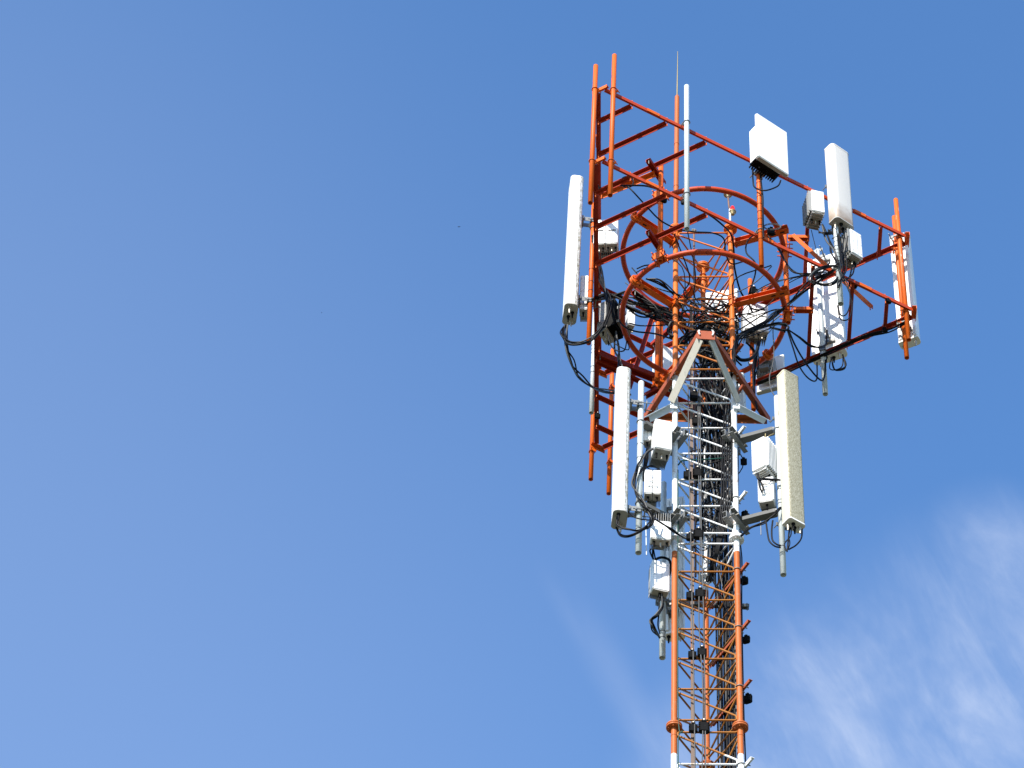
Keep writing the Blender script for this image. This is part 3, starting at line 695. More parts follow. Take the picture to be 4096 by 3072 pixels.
for zz, x0, x1, lb in ((VZ(pQ, 2068), 2630, 2905, 'upper grey flat bar crossing behind the white mast section'), (VZ(pQ, 2410), 2622, 2992, 'lower grey flat bar crossing behind the orange mast section')):
    a = PZ(x0, 0 + (2068 if x0 == 2630 else 2410), zz); a = PY(x0, (2068 if x0 == 2630 else 2410), 21.50); b = Vector((a.x + (x1 - x0) / 385, a.y - .03, a.z))
    bar('cross_bar', a, b, 'channel', 'steel', lb, 'bar', W=.05, H=.04)

# ------------------------------------------------------------------ raked strut frame (inverted V)
zt3 = VZ((CX, CY), 1562)
apex = PZ(2822, 1345, zt3); bl = PZ(2588, 1672, zt3); br_ = PZ(3068, 1684, zt3)
t = empty('strut_frame', apex, 0, 'brown and white strut frame shaped like an inverted V before the mast', 'strut frame')
A0 = Vector((0, 0, 0)); BL = bl - apex; BRr = br_ - apex
MB().angle(A0 + Vector((-.055, 0, -.01)), BL, .085, .007, (-1, -.4, 0), flip=1).build('edge_beam', 'brown', t)
MB().angle(A0 + Vector((.055, 0, -.01)), BRr, .085, .007, (1, -.4, 0), flip=1).build('edge_beam', 'brown', t)
MB().angle(BL - Vector((0, .02, .0)), BRr - Vector((0, .02, .0)), .07, .007, (0, 1, 0)).build('edge_beam', 'faded', t)
lgL = Vector((*LEG[0], VZ(LEG[0], 1625))) - apex; lgR = Vector((*LEG[1], VZ(LEG[1], 1625))) - apex
MB().angle(A0 + Vector((-.035, -.01, -.09)), lgL + Vector((-.02, -.05, 0)), .10, .008, (-.3, -1, 0)).build('strut', 'greyw', t)
MB().angle(A0 + Vector((.035, -.01, -.09)), lgR + Vector((.02, -.05, 0)), .085, .008, (.3, -1, 0)).build('strut', 'greyw', t)
m = MB(); m.box((0, -.050, -.045), .19, .008, .14); m.box((0, .0, .02), .17, .09, .008); m.build('apex_plate', 'brown', t)
for q in (-.075, .075):
    m = MB(); m.tube([(q, -.075, .0), (q, .02, .0)], .010, 8); m.tube([(q * 1.1, -.065, .0), (q * .9, -.066, -.06)], .009, 8)
    m.build('bolt', 'white', t)
for i, (lg, en) in enumerate(((lgL, BL), (lgR, BRr))):
    m = MB().angle(lg + Vector((-.02 if i == 0 else .02, -.05, -.06)), en + Vector((0, -.02, -.05)), .07, .007, (0, -1, 0)); m.build('strut', 'white', t)
    s_ = -1 if i == 0 else 1
    g_ = MB().box(lg + Vector((s_ * .02, -.058, -.02)), .075, .010, .17); g_.disc(lg + Vector((0, 0, -.10)), (0, 0, 1), LR + .006, .03)
    for q in (-.05, 0, .05): g_.tube([lg + Vector((s_ * .02, -.08, q)), lg + Vector((s_ * .02, -.04, q))], .009, 6)
    g_.build('gusset', 'white', t)

# ------------------------------------------------------------------ cable ladder, feeders
LB = Vector((*LEG[2], 0)); LRg = Vector((*LEG[1], 0)); fd_ = (LRg - LB).normalized(); fo = Vector((-fd_.y, fd_.x, 0))
if fo.dot(LRg - Vector((CX, CY, 0))) < 0: fo = -fo
rows = [(1725, 'white'), (1985, 'white'), (2270, 'orange'), (2500, 'orange'), (2737, 'orange'), (3048, 'white'), (1395, 'orange'), (1560, 'orange')]
lad_names = {1725: 'white ladder bracket poking out just above the latched radio unit', 1985: 'white ladder bracket poking out beside the right white leg',
    2270: 'topmost orange ladder bracket below the white band, right leg', 2500: 'orange ladder bracket halfway down the orange band, right leg', 2737: 'orange ladder bracket above the bottom flange, right leg',
    3048: 'white ladder bracket at the bottom edge, right leg', 1395: 'orange ladder bracket high on the right leg beside twin radio units', 1560: 'orange ladder bracket just above the white band, right leg'}
for (yy, mt) in rows:
    z = VZ(LEG[1], yy) - .04; a = LB + fo * .05 + fd_ * .02; b = LRg + fo * .05 + fd_ * .13; a.z = b.z = z
    t = empty('ladder_bracket', b, 0, lad_names[yy], 'bracket')
    MB().angle(a - b, Vector((0, 0, 0)), .042, .005, -fo).build('channel', 'white' if mt == 'white' else 'brown', t)  # orange brackets coloured brown: their shade is put into the colour
    u = MB(); n = 10
    pts = [LRg - b + Vector((0, 0, z)) - fo * ((LR + .006) * cos(q)) + fd_ * ((LR + .006) * sin(q)) for q in [-pi / 2 + pi * k / n for k in range(n + 1)]]
    pts = [pts[0] + fo * .08] + pts + [pts[-1] + fo * .08]; u.tube(pts, .006, 6); u.build('u_bolt', 'steel', t)
nfeed = 30
for k in range(nfeed):
    s_ = .16 + .70 * k / (nfeed - 1) + random.uniform(-.008, .008); off = .066 + (k % 3) * .018
    pb_ = LB + (LRg - LB) * s_ + fo * off; r = random.choice((.0085, .0085, .007, .011)); ztop = random.uniform(25.6, 27.6) if k < nfeed - 2 else 25.2
    pts = [pb_ + Vector((0, 0, .5))]; z = 16.0
    while z < ztop: pts.append(Vector((pb_.x + random.uniform(-.006, .006), pb_.y + random.uniform(-.006, .006), z))); z += .85
    e = pts[-1]; inner = Vector((CX + random.uniform(-.12, .15), CY + random.uniform(-.1, .15), ztop + .7)); pts += [Vector((e.x * .6 + inner.x * .4, e.y * .6 + inner.y * .4, ztop + .35)), inner]
    tag(MB().tube(smooth(pts, 4), r, 8).build('feeder_cable', 'gcable' if k % 7 == 3 else 'cable'), 'black feeder cable in the row running up the rear right face of the mast', 'cable', 'feeder cables up the mast')

def clamp_proto():
    t = empty('cable_clamp', (0, 0, 0), 0, 'black cable clamp', 'cable clamp')
    m = MB().cbox((0, 0, 0), .060, .045, .085, .006)
    for q in range(5): m.box((0, -.004, -.034 + q * .017), .076, .034, .007)
    m.cbox((0, -.01, .048), .035, .03, .022, .004); m.build('clamp_body', 'plastic', t)
    MB().tube([(0, -.012, .045), (0, -.012, .072)], .008, 8).build('clamp_bolt', 'copper', t)
    return t
CP = clamp_proto(); used = [False]
def clamp(p, label, sc_=1.0, rz=0, tilt=0, group='black cable clamps on the mast'):
    o = CP if not used[0] else copy_tree(CP); used[0] = True
    o.location = p; o.rotation_euler = (tilt, 0, rz); o.scale = (sc_,) * 3; tag(o, label, None, group); return o
YF = (LEG[0][1] + LEG[1][1]) / 2 - .035
for px, py, s_, lb in ((2760, 2150, 1.0, 'smaller of two black clamps between the white flanges'), (2794, 2140, 1.35, 'tall black clamp between the white flanges, right of the smaller one'),
    (2761, 2385, 1.05, 'left black clamp on the second orange rung below the white band'), (2800, 2378, 1.3, 'right black clamp on the second orange rung below the white band'),
    (2769, 2622, 1.05, 'left black clamp on the rung midway down the orange band'), (2808, 2612, 1.2, 'right black clamp on the rung midway down the orange band'),
    (2773, 2915, 1.1, 'left black clamp level with the bottom orange flanges'), (2816, 2912, 1.4, 'right black clamp level with the bottom orange flanges'),
    (2750, 1902, 1.1, 'left black clamp on the white rung level with the latched radio'), (2790, 1895, 1.35, 'right black clamp on the white rung level with the latched radio'),
    (2777, 1588, 1.25, 'round looking black clamp near the left white strut'), (2784, 1688, 1.1, 'black clamp on the mast face level with the orange cross bar')):
    clamp(PY(px, py, YF), lb, s_)
for px, py, Y, s_, lb in ((2975, 1848, 21.0, .9, 'black clamp with steel bolt right of the white leg, upper'), (2980, 2065, 21.0, 1.1, 'black clamp behind the lower right arm at the leg'),
    (2978, 2325, 21.0, 1.0, 'black clamp sticking out right of the orange leg, upper'), (2985, 2560, 21.0, 1.0, 'black clamp sticking out right of the orange leg, middle'), (2992, 2797, 21.0, 1.1, 'black clamp sticking out right of the orange leg, lower'),
    (3013, 1168, 20.9, 1.2, 'black clamp on the ring arm above the twin radio units'), (3411, 1138, 20.7, 1.2, 'black clamp hanging from the right end of the lower front beam'),
    (3553, 1205, 20.8, .8, 'black clamp under the lower front beam near the right corner'), (3539, 1322, 21.2, .8, 'black clamp under the lower back beam near the right corner'),
    (3084, 928, 20.3, 1.1, 'black clamp right of the tie-wrapped orange pipe'), (2388, 955, YD - .1, 1.5, 'black clamp on the left frame edge before the twin radio units'), (2388, 758, 20.3, 1.0, 'black clamp on the left frame beam above the left antenna'),
    (2654, 798, 20.2, 1.0, 'black clamp on the beam crossing the left ring pipe'), (2390, 1665, 22.0, .8, 'small black clamp on the hanging left beam'), (2735, 808, 19.6, .8, 'small black clamp left of the bare grey pipe')):
    o = clamp(PY(px, py, Y), lb, s_, rz=random.uniform(-.6, .6), tilt=random.uniform(-.2, .2), group=None)
    if 'group' in o.keys() : del o['group']
# clamp bolts pointing right
# inner rail and the thin wires on the mast face
rp = xy(PY(2769, 2380, YF + .10))
tag(MB().box((rp[0], rp[1], 14.3), .036, .012, 28.2).build('climbing_rail', 'rail'), 'brown weathered rail running up inside the mast face', 'rail')
def wire(pts, r, mat, label, cat='cable', group=None, k=5, n=7):
    o = MB().tube(smooth(pts, k), r, n).build('cable', mat); return tag(o, label, cat, group)
for j, (xs, lb) in enumerate((((2752, 2757, 2763, 2770, 2776, 2783), 'leftmost thin grey wire down the front of the mast'), ((2792, 2795, 2801, 2796, 2812, 2806), 'middle thin grey wire down the front of the mast'), ((2799, 2803, 2806, 2815, 2820, 2824), 'rightmost thin grey wire down the front of the mast'))):
    wire([PY(x, y, YF - .02) for x, y in zip(xs, (1540, 1890, 2150, 2480, 2780, 3200))], .006, 'gcable', lb)
wire([PY(x, y, YF + .0) for x, y in ((2712, 1880), (2712, 2100), (2711, 2500), (2714, 2890), (2730, 2925), (2713, 2960), (2716, 3200))], .0055, 'teal', 'green cable following the left orange leg')
wire([PY(x, y, YF + .05) for x, y in ((2713, 1860), (2730, 1843), (2780, 1840), (2850, 1836), (2900, 1832))], .008, 'teal', 'green cable looping across the white mast section')
# tangled cables inside the mast
rnd = random.Random(3)
def inside(z, s=.16): return Vector((CX + .07 + max(-.2, min(.2, rnd.gauss(0, s) * .8)), CY + .03 + max(-.07, min(.12, rnd.gauss(0, s) * .6)), z))
for k in range(56):
    z = rnd.uniform(26.4, 28.3); pts = []; zz = z; base = inside(z, .10)
    base.x += .06
    for j in range(rnd.randint(4, 8)):
        pts.append(Vector((base.x + rnd.gauss(0, .05), base.y + rnd.gauss(0, .028), zz))); zz -= rnd.uniform(.25, .6)
    wire(pts, rnd.choice((.006, .008, .010)), 'cable' if k % 5 else 'gcable', 'black cable in the dense tangle dropping inside the mast', group='cables tangled inside the mast')
for k in range(46):
    z = 28.0 + rnd.gauss(0, .26); a = rnd.uniform(0, 2 * pi); pts = []; R0 = rnd.uniform(.12, .34); c = inside(z, .07)
    for j in range(7): pts.append(c + Vector((R0 * cos(a + j * .8), R0 * sin(a + j * .8) * .8, rnd.gauss(0, .07))))
    wire(pts, rnd.choice((.005, .006, .008, .010)), 'cable' if k % 4 else 'gcable', 'black cable looped around the knot of cables at the mast head', group='cables knotted at the mast head')
for k in range(12):
    z = 25.7 - k * .12 + rnd.uniform(-.1, .1); c = inside(z, .06); a = rnd.uniform(0, 6); R0 = rnd.uniform(.1, .24)
    wire([c + Vector((R0 * cos(a + j * .9), R0 * sin(a + j * .9), rnd.gauss(0, .09))) for j in range(6)], .006, 'cable', 'black cable loop hanging inside the white mast section', group='cable loops in the white mast section')
for k in range(5):
    x0 = 2885 + k * 9
    wire([PY(x0 + 20, 1560, YF + .1), PY(x0 + 10, 1700, YF), PY(x0 + 2, 1900, YF - .03), PY(x0, 2010, YF - .02), PY(x0 - 22 - 6 * k, 2200, YF + .1), PY(x0 - 55 - 6 * k, 2330, YF + .3)], .0085, 'cable', 'black cable bending down the front right of the white mast section', group='cables crossing the front of the white section')

# ------------------------------------------------------------------ individual cables around the head
def bundle(pts, n, r, label, group, jit=.02, mat='cable', k=5):
    for i in range(n):
        q = []
        for j, p in enumerate(pts):
            s_ = jit * (.35 if j in (0, len(pts) - 1) else 1); q.append(PY(*p) + Vector((rnd.gauss(0, s_), rnd.gauss(0, s_), rnd.gauss(0, s_))))
        wire(q, r * rnd.choice((.85, 1, 1.15)), mat if i % 4 != 3 else ('gcable' if mat == 'cable' else mat), label, group=group if n > 1 else None, k=k)
Y0 = YD
bundle([(2258, 1300, Y0), (2256, 1345, Y0 - .05), (2290, 1370, Y0 - .1), (2350, 1362, Y0 - .15), (2405, 1310, Y0 - .2), (2425, 1240, Y0 - .2), (2420, 1170, Y0 - .2), (2400, 1100, Y0 - .15), (2400, 1060, Y0 - .1)], 4, .010, 'black cable looping from the left antenna up to the twin radio units', 'cable loops under the left antenna', .018)
bundle([(2268, 1300, Y0), (2268, 1380, Y0), (2285, 1450, Y0 + .1), (2320, 1510, Y0 + .3), (2370, 1550, Y0 + .5), (2430, 1572, Y0 + .8), (2520, 1580, Y0 + 1.0)], 4, .0095, 'black cable sagging from the left antenna behind the lower left antenna', 'long cables sagging at the left', .016)
bundle([(2372, 1200, Y0 - .05), (2440, 1183, Y0 - .05), (2520, 1195, Y0 - .05), (2600, 1225, Y0 - .05), (2680, 1245, Y0 - .05), (2740, 1290, Y0 - .05)], 9, .010, 'black cable in the thick bundle running from the left pipe to the mast', 'cable bundle from left pipe to mast', .035)
bundle([(2480, 1210, Y0 + .1), (2560, 1235, Y0 + .1), (2620, 1262, Y0 + .1), (2680, 1255, Y0 + .1), (2730, 1300, Y0)], 8, .009, 'black cable draped on the shaded beam left of the mast', 'cables draped on the left beam', .04)
bundle([(2585, 1115, 20.7), (2640, 1130, 20.7), (2690, 1165, 20.8), (2720, 1200, 20.9), (2740, 1250, 20.9)], 4, .008, 'black cable arching from the left ring to the mast head', 'cables arching from the left ring', .02)
bundle([(2400, 1060, Y0 - .1), (2402, 1120, Y0 - .1), (2440, 1185, Y0 - .15), (2450, 1240, Y0 - .2), (2420, 1310, Y0 - .2)], 2, .010, 'black cable dropping from the left twin radio units', 'cables under the left twin radio units', .012)
bundle([(2480, 1190, Y0), (2474, 1260, Y0), (2490, 1300, Y0 - .05), (2540, 1325, Y0 - .05), (2620, 1335, Y0 - .1), (2700, 1360, Y0 - .2)], 1, .010, 'single black cable swinging from dark radio unit to the left leg', None, .0)
bundle([(2462, 1330, Y0 + .3), (2470, 1400, Y0 + .25), (2478, 1440, Y0 + .2), (2487, 1478, Y0 + .1), (2488, 1530, Y0)], 4, .009, 'black cable dropping onto the top of the lower left antenna', 'cables above the lower left antenna', .018)
bundle([(2430, 1330, Y0 + .2), (2455, 1385, Y0 + .2), (2495, 1400, Y0 + .2), (2505, 1350, Y0 + .3)], 3, .007, 'thin black cable looping beneath the dark radio unit', 'thin loops beneath the dark radio unit', .02)
bundle([(2450, 742, 19.9), (2520, 742, 19.9), (2590, 745, 19.9), (2660, 770, 19.85), (2740, 810, 19.8), (2830, 855, 19.9), (2890, 900, 20.0), (2925, 940, 20.2), (2935, 1000, 20.4), (2938, 1070, 20.6), (2960, 1160, 20.8), (2990, 1210, 20.9), (3010, 1250, 21)], 1, .009, 'long black cable along the lower front beam down past the right leg', None, 0)
bundle([(2508, 742, 19.9), (2540, 775, 19.9), (2590, 830, 20), (2640, 880, 20.1), (2700, 912, 20.2), (2770, 927, 20.3), (2850, 932, 20.4), (2895, 955, 20.5), (2902, 1010, 20.6), (2925, 1055, 20.7), (2978, 1045, 20.8)], 1, .009, 'black cable slanting across the gap between left beams and mast top', None, 0)
wire([PY(2508 + 26 * cos(a) , 728 + 22 * sin(a), 19.9 + a * .01) for a in [k * .7 for k in range(19)]], .007, 'cable', 'coil of black cable on the beam under the top left pipes')
wire([PY(x, y, 20.4) for x, y in ((2548, 1075), (2580, 1062), (2620, 1060), (2640, 1063))], .008, 'cable', 'loose black cable end left of the left ring pipe')
wire([PY(x, y, 20.4) for x, y in ((2545, 1090), (2575, 1075), (2610, 1070), (2638, 1066))], .006, 'cable', 'thinner loose cable end left of the left ring pipe')
# under the square antenna
bundle([(3010, 660, pE[1]), (3012, 720, pE[1] - .05), (3020, 750, pE[1] - .05), (3060, 762, pE[1] - .1), (3110, 745, pE[1] - .1), (3123, 722, pE[1] - .1)], 1, .008, 'black cable drooping below the square antenna', None, 0)
bundle([(3040, 660, pE[1]), (3046, 730, pE[1] - .04), (3050, 800, pE[1] - .04), (3053, 900, pE[1] - .04), (3055, 950, pE[1] - .04)], 2, .008, 'black cable tied along the orange pipe under the square antenna', 'cables tied to the orange pipe', .006)
wire([PY(3090 + 34 * cos(a), 903 + 12 * sin(a) + a * .6, pE[1] + .1) for a in [k * .6 for k in range(22)]], .004, 'gcable', 'thin coil of wire right of the tie-wrapped orange pipe')
bundle([(3020, 935, 20.6), (2990, 965, 20.6), (2985, 1010, 20.6), (3020, 1050, 20.6), (3020, 1100, 20.7), (3000, 1160, 20.8), (2993, 1200, 20.9), (3010, 1235, 20.9), (3060, 1240, 20.9)], 1, .008, 'black cable snaking down between right leg and ring', None, 0)
bundle([(3075, 945, 20.6), (3110, 1000, 20.6), (3140, 1040, 20.5), (3180, 1080, 20.5), (3240, 1095, 20.5), (3280, 1090, 20.6), (3320, 1050, pC[1])], 2, .008, 'black cable hanging from the ring arm to the grey pipe at right', 'cables slung from arm to grey pipe', .02)
# under the stained antenna
for i, (x0, y0, y_, lx, ly) in enumerate(((3346, 925, -.05, 3398, 1272), (3360, 935, -.07, 3386, 1256), (3378, 940, -.02, 3372, 1100), (3392, 945, .0, 3366, 1120), (3354, 935, -.09, 3350, 1135))):
    j_ = lambda a: rnd.uniform(-a, a)
    q = [(x0, y0, 0), (x0 + j_(9), y0 + 45, 0), (3368 + i * 6 - 8 + j_(5), 1030, y_), (3364 + i * 7 - 8, 1085, y_)]
    q += [(3385 + i * 7, 1140, y_), (3408 - i * 7, 1205, y_), (lx, ly, y_), (3362, ly + 4, y_), (3350 + i * 3, 1222, y_)] if i < 2 else [(lx, ly, y_), (3345 + i * 3, 1150, y_)]
    wire([PY(a, b, pC[1] - .03 + c) for a, b, c in q], .0075, 'cable', 'black cable looping below the stained antenna and grey pipe', group='cable loops under the stained antenna')
bundle([(3290, 900, pC[1]), (3310, 960, pC[1]), (3335, 1010, pC[1] - .04), (3345, 1060, pC[1] - .05), (3320, 1060, pC[1] - .05), (3260, 1090, pC[1] - .05), (3245, 1115, pC[1] - .05), (3270, 1140, pC[1] - .05), (3330, 1140, pC[1] - .05), (3350, 1110, pC[1] - .05)], 4, .009, 'black cable curling left of the grey pipe below the stained antenna', 'cable curls left of the right grey pipe', .02)
bundle([(3245, 920, pC[1] + .1), (3255, 960, pC[1] + .1), (3275, 1040, pC[1] + .1)], 1, .005, 'thin wire hanging from the ribbed white radio unit', None, 0)
bundle([(3275, 925, pC[1]), (3300, 940, pC[1]), (3335, 925, pC[1]), (3330, 890, pC[1])], 3, .008, 'black cable under the ribbed white radio unit', 'cables under the ribbed white radio unit', .02)
bundle([(3422, 1030, pC[1] + .1), (3412, 1070, pC[1] + .1), (3395, 1110, pC[1] + .05), (3360, 1130, pC[1])], 2, .008, 'black cable leaving the small ribbed radio unit', 'cables leaving the small ribbed radio', .015)
# bundles from the right grey pipe to the mast
bundle([(3335, 1080, pC[1] - .05), (3240, 1140, 20.7), (3160, 1215, 20.8), (3100, 1265, 20.8), (3040, 1305, 20.8), (2990, 1325, 20.8), (2955, 1345, 20.9), (2935, 1420, 20.9)], 6, .008, 'black cable running diagonally from the right pipes to the mast', 'diagonal cables from right pipes to mast', .018)
bundle([(3300, 1085, 20.9), (3200, 1115, 20.9), (3080, 1150, 20.9), (3000, 1190, 20.9), (2940, 1240, 20.9), (2880, 1290, 20.9)], 4, .005, 'thin wire strung between the right pipes and mast head', 'thin wires strung at right', .03)
bundle([(2940, 1370, 20.8), (2970, 1340, 20.8), (3040, 1310, 20.8), (3100, 1298, 20.8), (3140, 1300, 20.8), (3150, 1315, 20.8), (3130, 1322, 20.8), (3080, 1308, 20.8)], 4, .009, 'black cable looped over the lower right of the ring', 'cables looped on the lower right ring', .012)
bundle([(3150, 1322, 20.8), (3175, 1400, 20.9), (3195, 1460, 21.0), (3225, 1505, 21.2), (3255, 1525, 21.3), (3268, 1510, 21.4), (3268, 1450, 21.5)], 1, .009, 'left black cable hanging in a U below the wide right antenna', None, 0)
bundle([(3155, 1322, 20.8), (3180, 1380, 20.9), (3215, 1440, 21.1), (3260, 1500, 21.3), (3290, 1522, 21.4), (3300, 1490, 21.5), (3302, 1440, 21.5)], 1, .009, 'right black cable hanging in a U below the wide right antenna', None, 0)
bundle([(3150, 1315, 20.8), (3200, 1345, 20.9), (3240, 1378, 21.0), (3280, 1385, 21.1), (3305, 1370, 21.2), (3305, 1320, 21.2)], 2, .009, 'black cable swinging from the ring to the wide right antenna', 'cables swinging to the wide antenna', .01)
for k in range(16):
    a = radians(rnd.choice((rnd.uniform(-60, 40), rnd.uniform(150, 260)))); Rr = .9; P0 = Vector((CX + Rr * cos(a), CY + Rr * sin(a), ZL + rnd.uniform(-.1, .15)))
    P1 = Vector((CX + rnd.uniform(-.15, .2), CY + rnd.uniform(-.1, .1), ZL - rnd.uniform(0, .4))); sag = rnd.uniform(.05, .3); o = Vector((rnd.gauss(0, .08), rnd.gauss(0, .08), 0))
    wire([P0, P0 * .66 + P1 * .34 + o - Vector((0, 0, sag * .9)), P0 * .33 + P1 * .67 - o - Vector((0, 0, sag)), P1], rnd.choice((.0045, .006, .0075)), 'cable' if k % 3 else 'gcable', 'thin cable sagging between the lower ring and the knot of cables', group='thin cables sagging inside the lower ring')
zb_ = ZL - .12
def onbeam(px, py): return PZ(px, py, zb_)
for i in range(4):
    pts = [onbeam(x, y + rnd.gauss(0, 2) + i * 3) for x, y in ((3628, 1285), (3560, 1318), (3480, 1335), (3400, 1365), (3300, 1412), (3200, 1460), (3120, 1495), (3030, 1530))]
    wire(pts, .008, 'cable', 'black cable strapped along the lower back beam', group='cables along the lower back beam')
bundle([(3325, 1430, 21.5), (3330, 1470, 21.5), (3350, 1480, 21.5), (3375, 1460, 21.5), (3372, 1420, 21.5)], 3, .008, 'short black cable below the wide right antenna base', 'short cables at the wide antenna base', .012)
# thick corrugated cable
m = wire([PY(x, y, 20.9) for x, y in ((2945, 1425), (2965, 1440), (3000, 1436), (3025, 1410), (3035, 1370))], .020, 'cable', 'thick black corrugated cable curving right of the mast', n=12)
bundle([(3030, 1390, 21.1), (3022, 1450, 21.1), (3020, 1510, 21.1), (3018, 1570, 21.1), (3030, 1640, 21.1)], 5, .008, 'black cable hanging below the right twin radio units', 'cables under the right twin radio units', .014)
bundle([(2985, 1370, 20.9), (3010, 1400, 21), (3025, 1430, 21.1)], 2, .009, 'black cable leaving the right twin radio units', 'cables leaving right twin radio units', .01)
bundle([(3095, 1250, 20.9), (3092, 1330, 20.9), (3096, 1400, 20.9), (3090, 1460, 20.9), (3078, 1510, 20.9), (3085, 1560, 20.9), (3103, 1590, 20.9)], 1, .005, 'thin grey wire dangling right of the mast down to the lichened antenna', None, 0, mat='gcable')
bundle([(2950, 1345, 20.75), (2935, 1400, 20.75), (2930, 1460, 20.75), (2915, 1520, 20.8), (2905, 1600, 20.85)], 6, .009, 'black cable running down beside the right leg above the white band', 'cables beside the upper right leg', .016)
bundle([(2692, 1285, 20.85), (2680, 1300, 20.85), (2676, 1320, 20.85), (2688, 1345, 20.85), (2700, 1360, 20.9)], 5, .009, 'black cable coiled left of the left mast leg', 'cables coiled left of the leg', .012)
bundle([(2712, 1385, 20.9), (2745, 1355, 20.9), (2790, 1320, 20.95), (2830, 1280, 21)], 7, .010, 'black cable fanning out from the left leg under the cable knot', 'cables fanning out below the knot', .03)
# lower left cables
YL = pF[1] - .06
bundle([(2622, 1790, YL + .1), (2585, 1815, YL), (2560, 1850, YL - .02), (2545, 1875, YL - .03), (2535, 1925, YL - .03), (2545, 1975, YL - .03), (2575, 2010, YL - .03), (2598, 2050, YL - .03), (2605, 2085, YL - .03), (2590, 2115, YL - .03)], 5, .0075, 'black cable tied down the lower left pipe beside the radio units', 'cables down the lower left pipe', .012)
bundle([(2470, 2070, YL), (2478, 2105, YL), (2510, 2124, YL - .02), (2560, 2124, YL - .04), (2595, 2095, YL - .04), (2600, 2050, YL)], 2, .009, 'black cable looping from the lower left antenna base', 'loops from the lower left antenna base', .012)
bundle([(2465, 2110, YL + .15), (2475, 2138, YL + .1), (2510, 2144, YL), (2555, 2130, YL - .04), (2590, 2105, YL - .04)], 2, .009, 'taped black cable hanging lowest from the lower left antenna', 'taped cables below lower left antenna', .008)
bundle([(2510, 2045, YL), (2540, 2070, YL - .04), (2590, 2080, YL - .04), (2615, 2075, YL), (2625, 2045, YL)], 1, .008, 'black cable crossing the lower left pipe under the arm', None, 0)
bundle([(2600, 2065, YL), (2650, 2095, YL), (2690, 2125, YL + .1), (2730, 2150, YF), (2755, 2160, YF)], 2, .010, 'black cable slanting from the lower left arm into the mast', 'cables slanting into the mast', .01)
bundle([(2590, 1790, YL + .15), (2588, 1830, YL + .15), (2578, 1880, YL + .12), (2575, 1920, YL + .1)], 2, .014, 'thick corrugated cable below the small grey radio unit', 'corrugated cables at lower left', .006)
bundle([(2640, 1880, YL + .3), (2610, 1872, YL + .1), (2580, 1872, YL), (2560, 1895, YL - .02)], 3, .007, 'black cable bunched between the upper two left radio units', 'cables between left radio units', .015)
bundle([(2612, 2185, 20.95), (2618, 2230, 20.95), (2630, 2262, 21)], 2, .008, 'black cable between the ribbed-top and plain square radio units', 'cables above the plain square radio', .01)
bundle([(2605, 2195, 20.95), (2600, 2205, 20.95), (2612, 2235, 20.95), (2632, 2262, 21)], 1, .007, 'thin cable bowed out left of the ribbed-top radio unit', None, 0)
bundle([(2603, 2270, 21.1), (2620, 2240, 21.1), (2650, 2230, 21.15), (2680, 2245, 21.15), (2680, 2290, 21.15), (2665, 2320, 21.15)], 1, .014, 'thick black cable arching over the plain square radio unit', None, 0)
bundle([(2645, 2370, 20.95), (2648, 2420, 20.98), (2630, 2460, 21.0), (2610, 2480, 21.05), (2615, 2510, 21.1), (2640, 2550, 21.3)], 4, .0085, 'black cable hanging from the plain square radio unit', 'cables below the plain square radio', .012)
bundle([(2636, 2370, 20.95), (2636, 2440, 21.0), (2632, 2500, 21.1), (2640, 2535, 21.3)], 1, .008, 'black cable dropping straight from the plain square radio unit', None, 0)
wire([PY(2583, 2060, YL + .1), PY(2586, 2220, YL + .1)], .006, 'pipe', 'thin pale rod hanging left of the ribbed-top radio unit', 'rod')
wire([PY(3043, 2085, pR[1]), PY(3044, 2140, pR[1])], .005, 'steel', 'short thin rod hanging under the lower right arm', 'rod')
# lower right cables
YR = pR[1] - .08
bundle([(3162, 2095, YR), (3155, 2140, YR), (3148, 2175, YR - .02), (3146, 2205, YR)], 3, .008, 'black cable from the lichened antenna base down its pipe', 'cables down the lower right pipe', .012)
bundle([(3208, 2105, YR), (3206, 2150, YR), (3185, 2180, YR), (3155, 2198, YR)], 1, .010, 'black cable curving from the right corner of the lichened antenna', None, 0)
bundle([(3064, 2085, YR), (3070, 2130, YR), (3078, 2165, YR), (3100, 2185, YR), (3124, 2190, YR)], 1, .009, 'left striped cable hanging in a J under the lower right arm', None, 0)
bundle([(3091, 2082, YR), (3087, 2120, YR), (3090, 2160, YR), (3108, 2178, YR), (3124, 2182, YR)], 1, .009, 'inner striped cable hanging in a J under the lower right arm', None, 0)
bundle([(2965, 2145, YR + .1), (3000, 2112, YR + .1), (3060, 2085, YR + .05), (3105, 2050, YR), (3120, 2030, YR)], 2, .008, 'black cable rising along the lower right arm', 'cables along the lower right arm', .01)
bundle([(3030, 1890, YR), (3036, 1915, YR), (3060, 1925, YR), (3118, 1920, YR)], 2, .008, 'black cable under the ribbed right radio unit', 'cables under the ribbed right radio', .012)
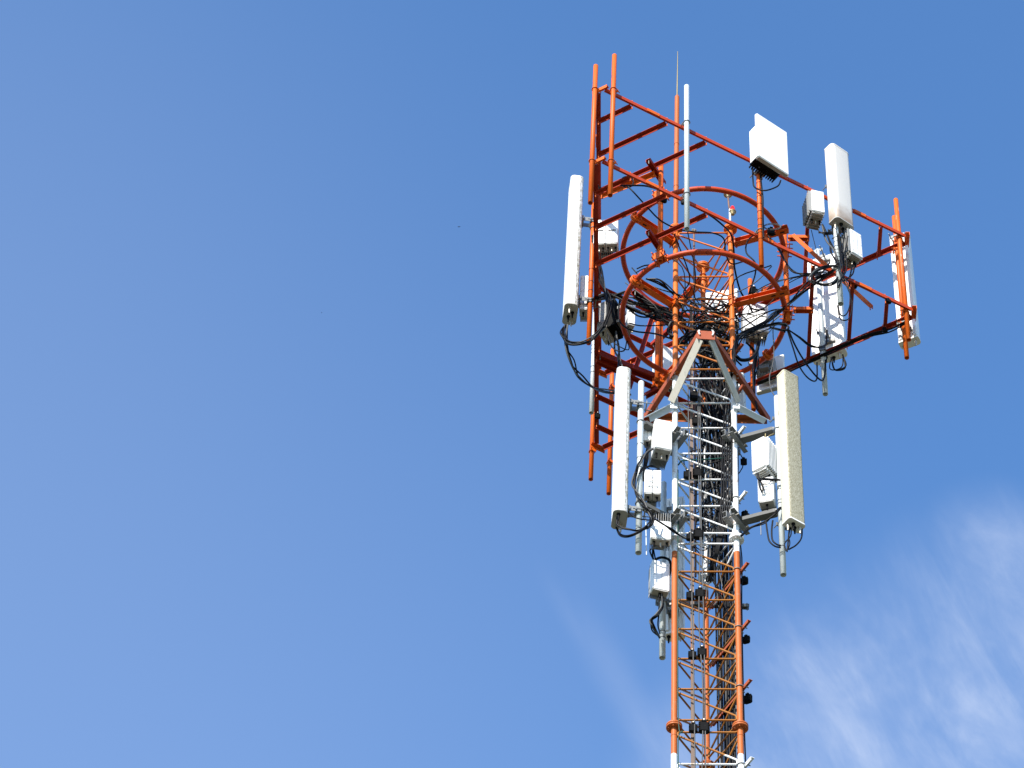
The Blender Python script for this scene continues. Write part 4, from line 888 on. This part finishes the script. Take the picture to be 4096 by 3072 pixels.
bundle([(3032, 1900, YR), (3050, 1940, YR), (3053, 1965, YR)], 3, .008, 'black cable linking the two right radio units', 'cables linking the right radio units', .015)
bundle([(3062, 1735, YR), (3060, 1775, YR), (3075, 1745, YR), (3095, 1735, YR)], 1, .006, 'thin yellow-brown wire above the ribbed right radio unit', None, 0, mat='brass')

# ------------------------------------------------------------------ birds
def bird(p, span, yaw, label, fold=0):
    t = empty('flying_bird', p, yaw, label, 'bird')
    b = MB(); s = span
    rr = [(-.30, .01), (-.22, .035), (-.08, .06), (.05, .065), (.15, .045), (.20, .04), (.25, .03), (.30, .004)]
    n = 8; vs = []; fs = []
    for x, r in rr:
        for k in range(n): a = 2 * pi * k / n; vs.append((x * s, r * s * cos(a), r * s * .9 * sin(a)))
    for i in range(len(rr) - 1):
        for k in range(n): q = (k + 1) % n; fs.append((i * n + k, i * n + q, (i + 1) * n + q, (i + 1) * n + k))
    b.add(vs, fs, True)
    for sg in (-1, 1):                              # wings, root to tip, part of the same body mesh
        k = .30 if fold else 1
        ws = [(.10, .03, .02), (-.08, .03, .02), (.08, .28 * k, .06), (-.08, .28 * k, .05), (-.02, .52 * k, .03), (-.08, .50 * k, .03)]
        v = [(x * s, sg * y * s, z * s) for x, y, z in ws] + [(x * s, sg * y * s, z * s - .012 * s) for x, y, z in ws]
        b.add(v, [(0, 2, 3, 1), (2, 4, 5, 3), (6, 7, 9, 8), (8, 9, 11, 10), (0, 6, 8, 2), (2, 8, 10, 4), (1, 3, 9, 7), (3, 5, 11, 9), (4, 10, 11, 5)])
    b.add([(-.26 * s, .02 * s, 0), (-.26 * s, -.02 * s, 0), (-.42 * s, -.06 * s, 0), (-.42 * s, .06 * s, 0), (-.34 * s, 0, .02 * s)], [(0, 1, 2, 3), (0, 4, 1), (1, 4, 2), (2, 4, 3), (3, 4, 0)])
    b.build('body', 'bird', t)
bird(PY(1836, 907, 420), .72, radians(-100), 'tiny dark bird gliding with spread wings, the right one')
bird(PY(1287, 1251, 420), .55, radians(80), 'tiniest dark bird speck, farther left in the sky', 1)
